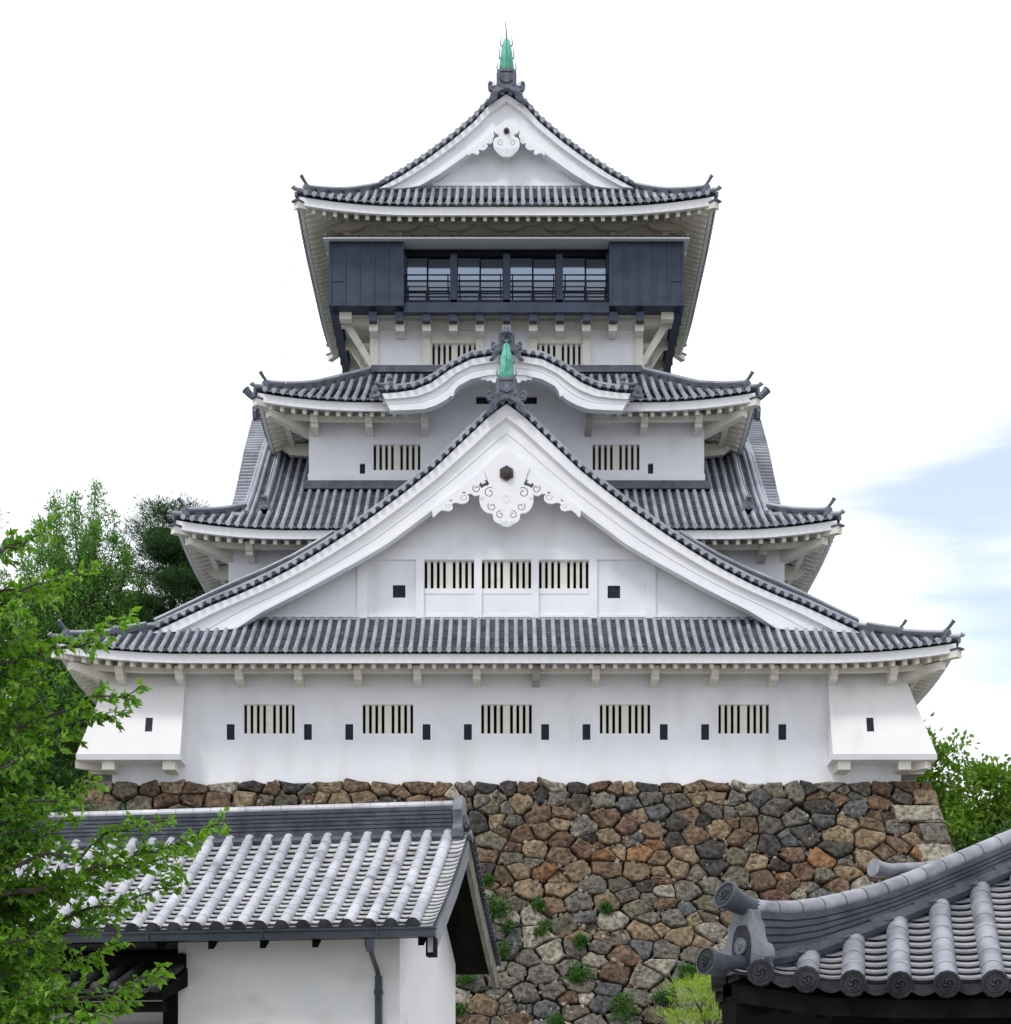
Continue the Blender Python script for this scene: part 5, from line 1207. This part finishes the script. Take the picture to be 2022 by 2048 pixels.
m.build('pent_roof_boards', M['wood'], pr_)
# gutter and downpipe
m = MB(); m.box(XL, XR+.02, -.70, -.58, 4.40, 4.50); m.box(XL, XR+.03, -.715, -.565, 4.50, 4.53)
for x in (-3.3,-1.72,-.15): m.box(x-.015, x+.015, -.722, -.56, 4.39, 4.535)
gt = m.build('gutter', M['gutter'], GH)
m = MB(); m.box(-.31,-.21,-.68,-.60,4.22,4.40); m.build('gutter_outlet', M['gutter'], gt)
m = MB(); m.tube([(-.26,-.64,4.26),(-.265,-.5,4.18),(-.28,-.14,4.02),(-.275,-.07,3.92)], .036, 8); m.box(-.32,-.235,-.105,-.02,0,3.95); m.box(-.33,-.225,-.115,-.012,3.7,3.76); m.build('downpipe', M['gutter'], GH)
m = MB(); m.box(XR-.12, XR+.0, -.60, -.40, 4.15, 4.40); m.build('rafter_end', M['wood'], GH)

# ------------------------------------------------------------------ roof corner at right (hip roof of a near gate), local frame at its corner
PH = math.radians(11); RO = (1.393, 12.3, 0.0)
RR = thing('gate_roof', 'close grey tiled hip roof corner with curved ridge and swirl end tiles at lower right', 'roof', RO, -PH, model=(0,0,0))
class Corner(Roof):
    """local frame: eave along +x at y=0, second eave along +y at x=0"""
    def __init__(s): s.k = .47; s.z0 = 2.66
    def H(s, d, a, b): return s.z0+s.k*d+.02*d*d+.16*np.maximum(0, 1-(np.maximum(a,0)+np.maximum(b,0))/1.3)**2
    def pt(s, side, u, b):
        u, b = np.broadcast_arrays(np.asarray(u, float), np.asarray(b, float))
        x, y = (u, b) if side == 'F' else (b, u)
        return np.stack([x, y, s.H(b, x, y)], -1)
cr_ = Corner(); mr, mp, mo = MB(), MB(), MB(); us = np.arange(1, 27)*.30-.005
tiled(cr_, 'F', us, mr, mp, lambda u: min(u-.02, 4.0), step=.112, h=.054, r=.077, joint=.235, nseg=14, psec=10, under=.045, mo=mo)
tiled(cr_, 'F', np.array([.02, us[0]]), MB(), mp, lambda u: .28, step=.09, h=.03, psec=8, mo=MB())
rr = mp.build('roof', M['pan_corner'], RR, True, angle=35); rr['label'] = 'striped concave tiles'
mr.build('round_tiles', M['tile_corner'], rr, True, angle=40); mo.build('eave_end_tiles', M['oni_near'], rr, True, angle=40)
# swirl relief on the end discs
def swirl(mb, c, ax, up, r):
    ax, up = np.array(ax, float), np.array(up, float); e = np.cross(up, ax)
    for k in range(3):
        a = np.linspace(0, 2.6, 10)+k*2.094; q = r*np.linspace(.75, .18, 10)
        mb.tube(c+np.cos(a)[:, None]*q[:, None]*e+np.sin(a)[:, None]*q[:, None]*up+ax*.004, r*np.linspace(.08,.20,10), 6, up=ax)
    for k in range(16):
        a = k*math.pi/8; p = c+(math.cos(a)*e+math.sin(a)*up)*r*1.18; mb.tube([p, p+ax*.006], r*.06, 6)
    a = np.linspace(0, 2*math.pi, 25); mb.tube(c+np.cos(a)[:, None]*r*1.38*e+np.sin(a)[:, None]*r*1.38*up, r*.07, 6, up=ax, cap=False)
ms = MB()
for u in us[:9]:
    P = cr_.pt('F', u, 0.); swirl(ms, P+np.array([0,-.066,.015]), (0,-1,0), (0,0,1), .055)
ms.build('swirl_relief', M['oni_near'], rr, True)
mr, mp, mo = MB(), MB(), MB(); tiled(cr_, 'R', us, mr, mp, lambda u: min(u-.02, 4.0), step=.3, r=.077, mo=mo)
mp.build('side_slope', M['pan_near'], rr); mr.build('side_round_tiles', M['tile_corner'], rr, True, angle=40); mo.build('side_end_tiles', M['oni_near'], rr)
# hip ridge
def hp(s): s = np.asarray(s, float); return np.stack([s, s, cr_.H(s, s, s)], -1)
mb_, mc_ = MB(), MB(); s = np.linspace(.22, 4.0, 22); P = hp(s)+np.array([0,0,.03])[None]+np.stack([0*s, 0*s, .03*np.maximum(0, 1-s)**2], -1)
hk = 1+.75*np.clip(1-(s-.2)/.95, 0, 1)**1.2; stack(mb_, mc_, P, .24, .185, .066, 6, joint=.21, hs=hk)
hr = mb_.build('hip_ridge', M['ridge_near'], RR); mc_.build('ridge_cap', M['tile_corner'], hr, True, angle=40)
m = MB(); d2 = np.array([-1,-1,0])/math.sqrt(2)
p = P[0]+np.array([0,0,.02]); t = np.linspace(0, 1, 9); top = P[0]+[0,0,.342]
Q = top[None]+d2[None]*(-.10+.32*t)[:, None]+np.array([0,0,1])[None]*(.075*t**2.0)[:, None]; m.tube(Q, .064+.032*t**2.5, 20)
v = Q[-1]-Q[-2]; v /= np.linalg.norm(v); m.tube([Q[-1], Q[-1]+v*.022], .100, 24)
Q2 = hp(np.linspace(.28,.0,7)); Q2[:, 2] += .04-np.linspace(0,1,7)*.02; Q2 = np.vstack([Q2, Q2[-1]+d2*.07+[0,0,.012]]); m.tube(Q2, [.052,.052,.052,.052,.055,.062,.078,.088], 16)
v2 = Q2[-1]-Q2[-2]; v2 /= np.linalg.norm(v2); m.tube([Q2[-1], Q2[-1]+v2*.022], .096, 24)
m.build('ridge_horn_tile', M['ridge_near'], hr, True, angle=40)
m = MB(); hf = [(0,.345),(.06,.345),(.095,.325),(.108,.27),(.135,.235),(.145,.16),(.165,.115),(.205,.10),(.232,.06),(.235,.01),(.205,-.035),(.165,-.045),(.14,-.06),(0,-.06)]
on = hf+[(-a_, b_) for a_, b_ in hf[::-1][1:-1]]; e2 = np.array([.7071,-.7071,0])
m.prism(on, P[0]+[0,0,-.01], e2, (0,0,1), d2*.085)
oe = m.build('ridge_end_ornament', M['oni_mid'], hr, True, angle=35)
m = MB(); pn = [(-.085,-.045),(-.095,.10),(-.08,.18),(-.04,.235),(.04,.235),(.08,.18),(.095,.10),(.085,-.045)]
m.prism(pn, P[0]+d2*.0855+[0,0,-.01], e2, (0,0,1), d2*.004); m.build('ornament_panel', M['oni_near'], oe)
c = P[0]+d2*.088+[0,0,.085]; m = MB(); m.tube([c, c+d2*.018], .058, 20); swirl(m, c+d2*.018, d2, np.array([0,0,1.]), .038)
m.build('crest_boss', M['oni_mid'], oe, True, angle=40)
ms = MB(); swirl(ms, Q[-1]+v*.024, v, np.cross(e2, v)*-1 if np.cross(e2, v)[2] < 0 else np.cross(e2, v), .058); swirl(ms, Q2[-1]+v2*.024, v2, np.cross(e2, v2)*-1 if np.cross(e2, v2)[2] < 0 else np.cross(e2, v2), .058); ms.build('swirl_relief', M['oni_near'], hr, True)
m = MB(); m.tube([Q[-1]+v*.0225, Q[-1]+v*.0235], .084, 20); m.tube([Q2[-1]+v2*.0225, Q2[-1]+v2*.0235], .084, 20); m.build('end_disc', M['oni_near'], hr)
# ridge bed tiles between rows and the hip
m = MB()
for u in us[:13]:
    q = hp(u+.12); m.tube([q+[-.02,-.15,.01], q+[.14,-.0,.08]], .055, 8)
s = np.linspace(.2, 4.0, 12); m.tube(hp(s)+np.array([.07,-.07,.03]), .06, 8); m.tube(hp(s)+np.array([-.07,.07,.03]), .06, 8); m.build('ridge_bed', M['ridge_near'], hr)
# upper ridge behind: end horn tile and cap on a stacked bed
mb_, mc_ = MB(), MB(); s = np.linspace(0, 1, 14); A, B_ = PX(1790, 1742, 14.4), PX(2130, 1664, 15.3)
c_, s_n = math.cos(PH), math.sin(PH)
def toloc(p): x, y = p[..., 0]-RO[0], p[..., 1]-RO[1]; return np.stack([x*c_-y*s_n, x*s_n+y*c_, p[..., 2]], -1)
Pw = A*(1-s[:, None])+B_*s[:, None]; Pw[:, 2] += .05*(1-s)**4-.05*np.sin(s*math.pi)*.6-.30; stack(mb_, mc_, toloc(Pw), .18, .24, .05, 4, joint=.3)
ur = mb_.build('upper_ridge', M['ridge_near'], RR); h0 = toloc(Pw)[0]+[0,0,.257]; dd = toloc(Pw)[0]-toloc(Pw)[2]; dd /= np.linalg.norm(dd); t = np.linspace(0, 1, 8)
mc_.tube(h0[None]+dd[None]*(.22*t)[:, None]+np.array([0,0,1])[None]*(.03*t**2)[:, None], .05+.022*t**2, 14); mc_.build('upper_ridge_cap', M['tile_corner'], ur, True, angle=40)
m = MB(); lp_ = toloc(Pw); 
for i in range(len(lp_)-1): a, b = lp_[i], lp_[i+1]; m.hexa([a+[-.05,-.1,-.75], b+[0,-.1,-.75], b+[0,.1,-.75], a+[-.05,.1,-.75], a+[-.0,-.1,-.01], b+[0,-.1,-.01], b+[0,.1,-.01], a+[0,.1,-.01]])
m.build('upper_ridge_base', M['ridge_near'], ur)
# dark eave timbers and the gate's body below
m = MB(); n = 14; xs = np.linspace(.10, 8, n)
for sw in (0, 1):
    q = []
    for dz in (-.22, -.10):
        for (off, zz_) in ((.04, 0), (1.6, .42)):
            x = np.maximum(xs, off+.02); y = np.full(n, off); z = cr_.H(np.array(off*1.), x, y)-.0+dz
            q.append(np.stack([x, y, z], -1) if not sw else np.stack([y, x, z], -1))
    m.grid(np.stack([q[0], q[1], q[3], q[2]], 1), closed=True)
m.build('eave_boards', M['wood'], RR)
for x in np.arange(.45, 8, .24):
    m = MB(); z = float(cr_.H(np.array(.1), np.array(x), np.array(.1)))-.17; m.hexa([(x-.035,.12,z-.09),(x+.035,.12,z-.09),(x+.035,1.5,z+.52),(x-.035,1.5,z+.52),(x-.035,.12,z),(x+.035,.12,z),(x+.035,1.5,z+.61),(x-.035,1.5,z+.61)]); m.build('rafter', M['wood'], RR)
m = MB(); a = np.array([.08,.08,2.60]); e = e2*.07
m.hexa([a-e+[0,0,-.16], a+e+[0,0,-.16], np.array([1.5,1.5,3.05])+e, np.array([1.5,1.5,3.05])-e, a-e+[0,0,.02], a+e+[0,0,.02], np.array([1.5,1.5,3.25])+e, np.array([1.5,1.5,3.25])-e]); m.build('hip_rafter', M['wood'], RR)
m = MB(); m.box(.75, 8, .75, .95, 2.35, 2.62); m.box(.75,.95,.96,8,2.35,2.62); m.build('eave_beam', M['wood'], RR)
m = MB(); m.box(.9, 8, 1.0, 1.15, 0, 2.9); m.box(.9,1.05,1.16,8,0,2.9); m.build('wall', M['wood'], RR)
for x in (1.05, 3.4, 5.8):
    m = MB(); m.box(x-.13, x+.13, .86, .999, 0, 2.34); m.build('post', M['wood'], RR)
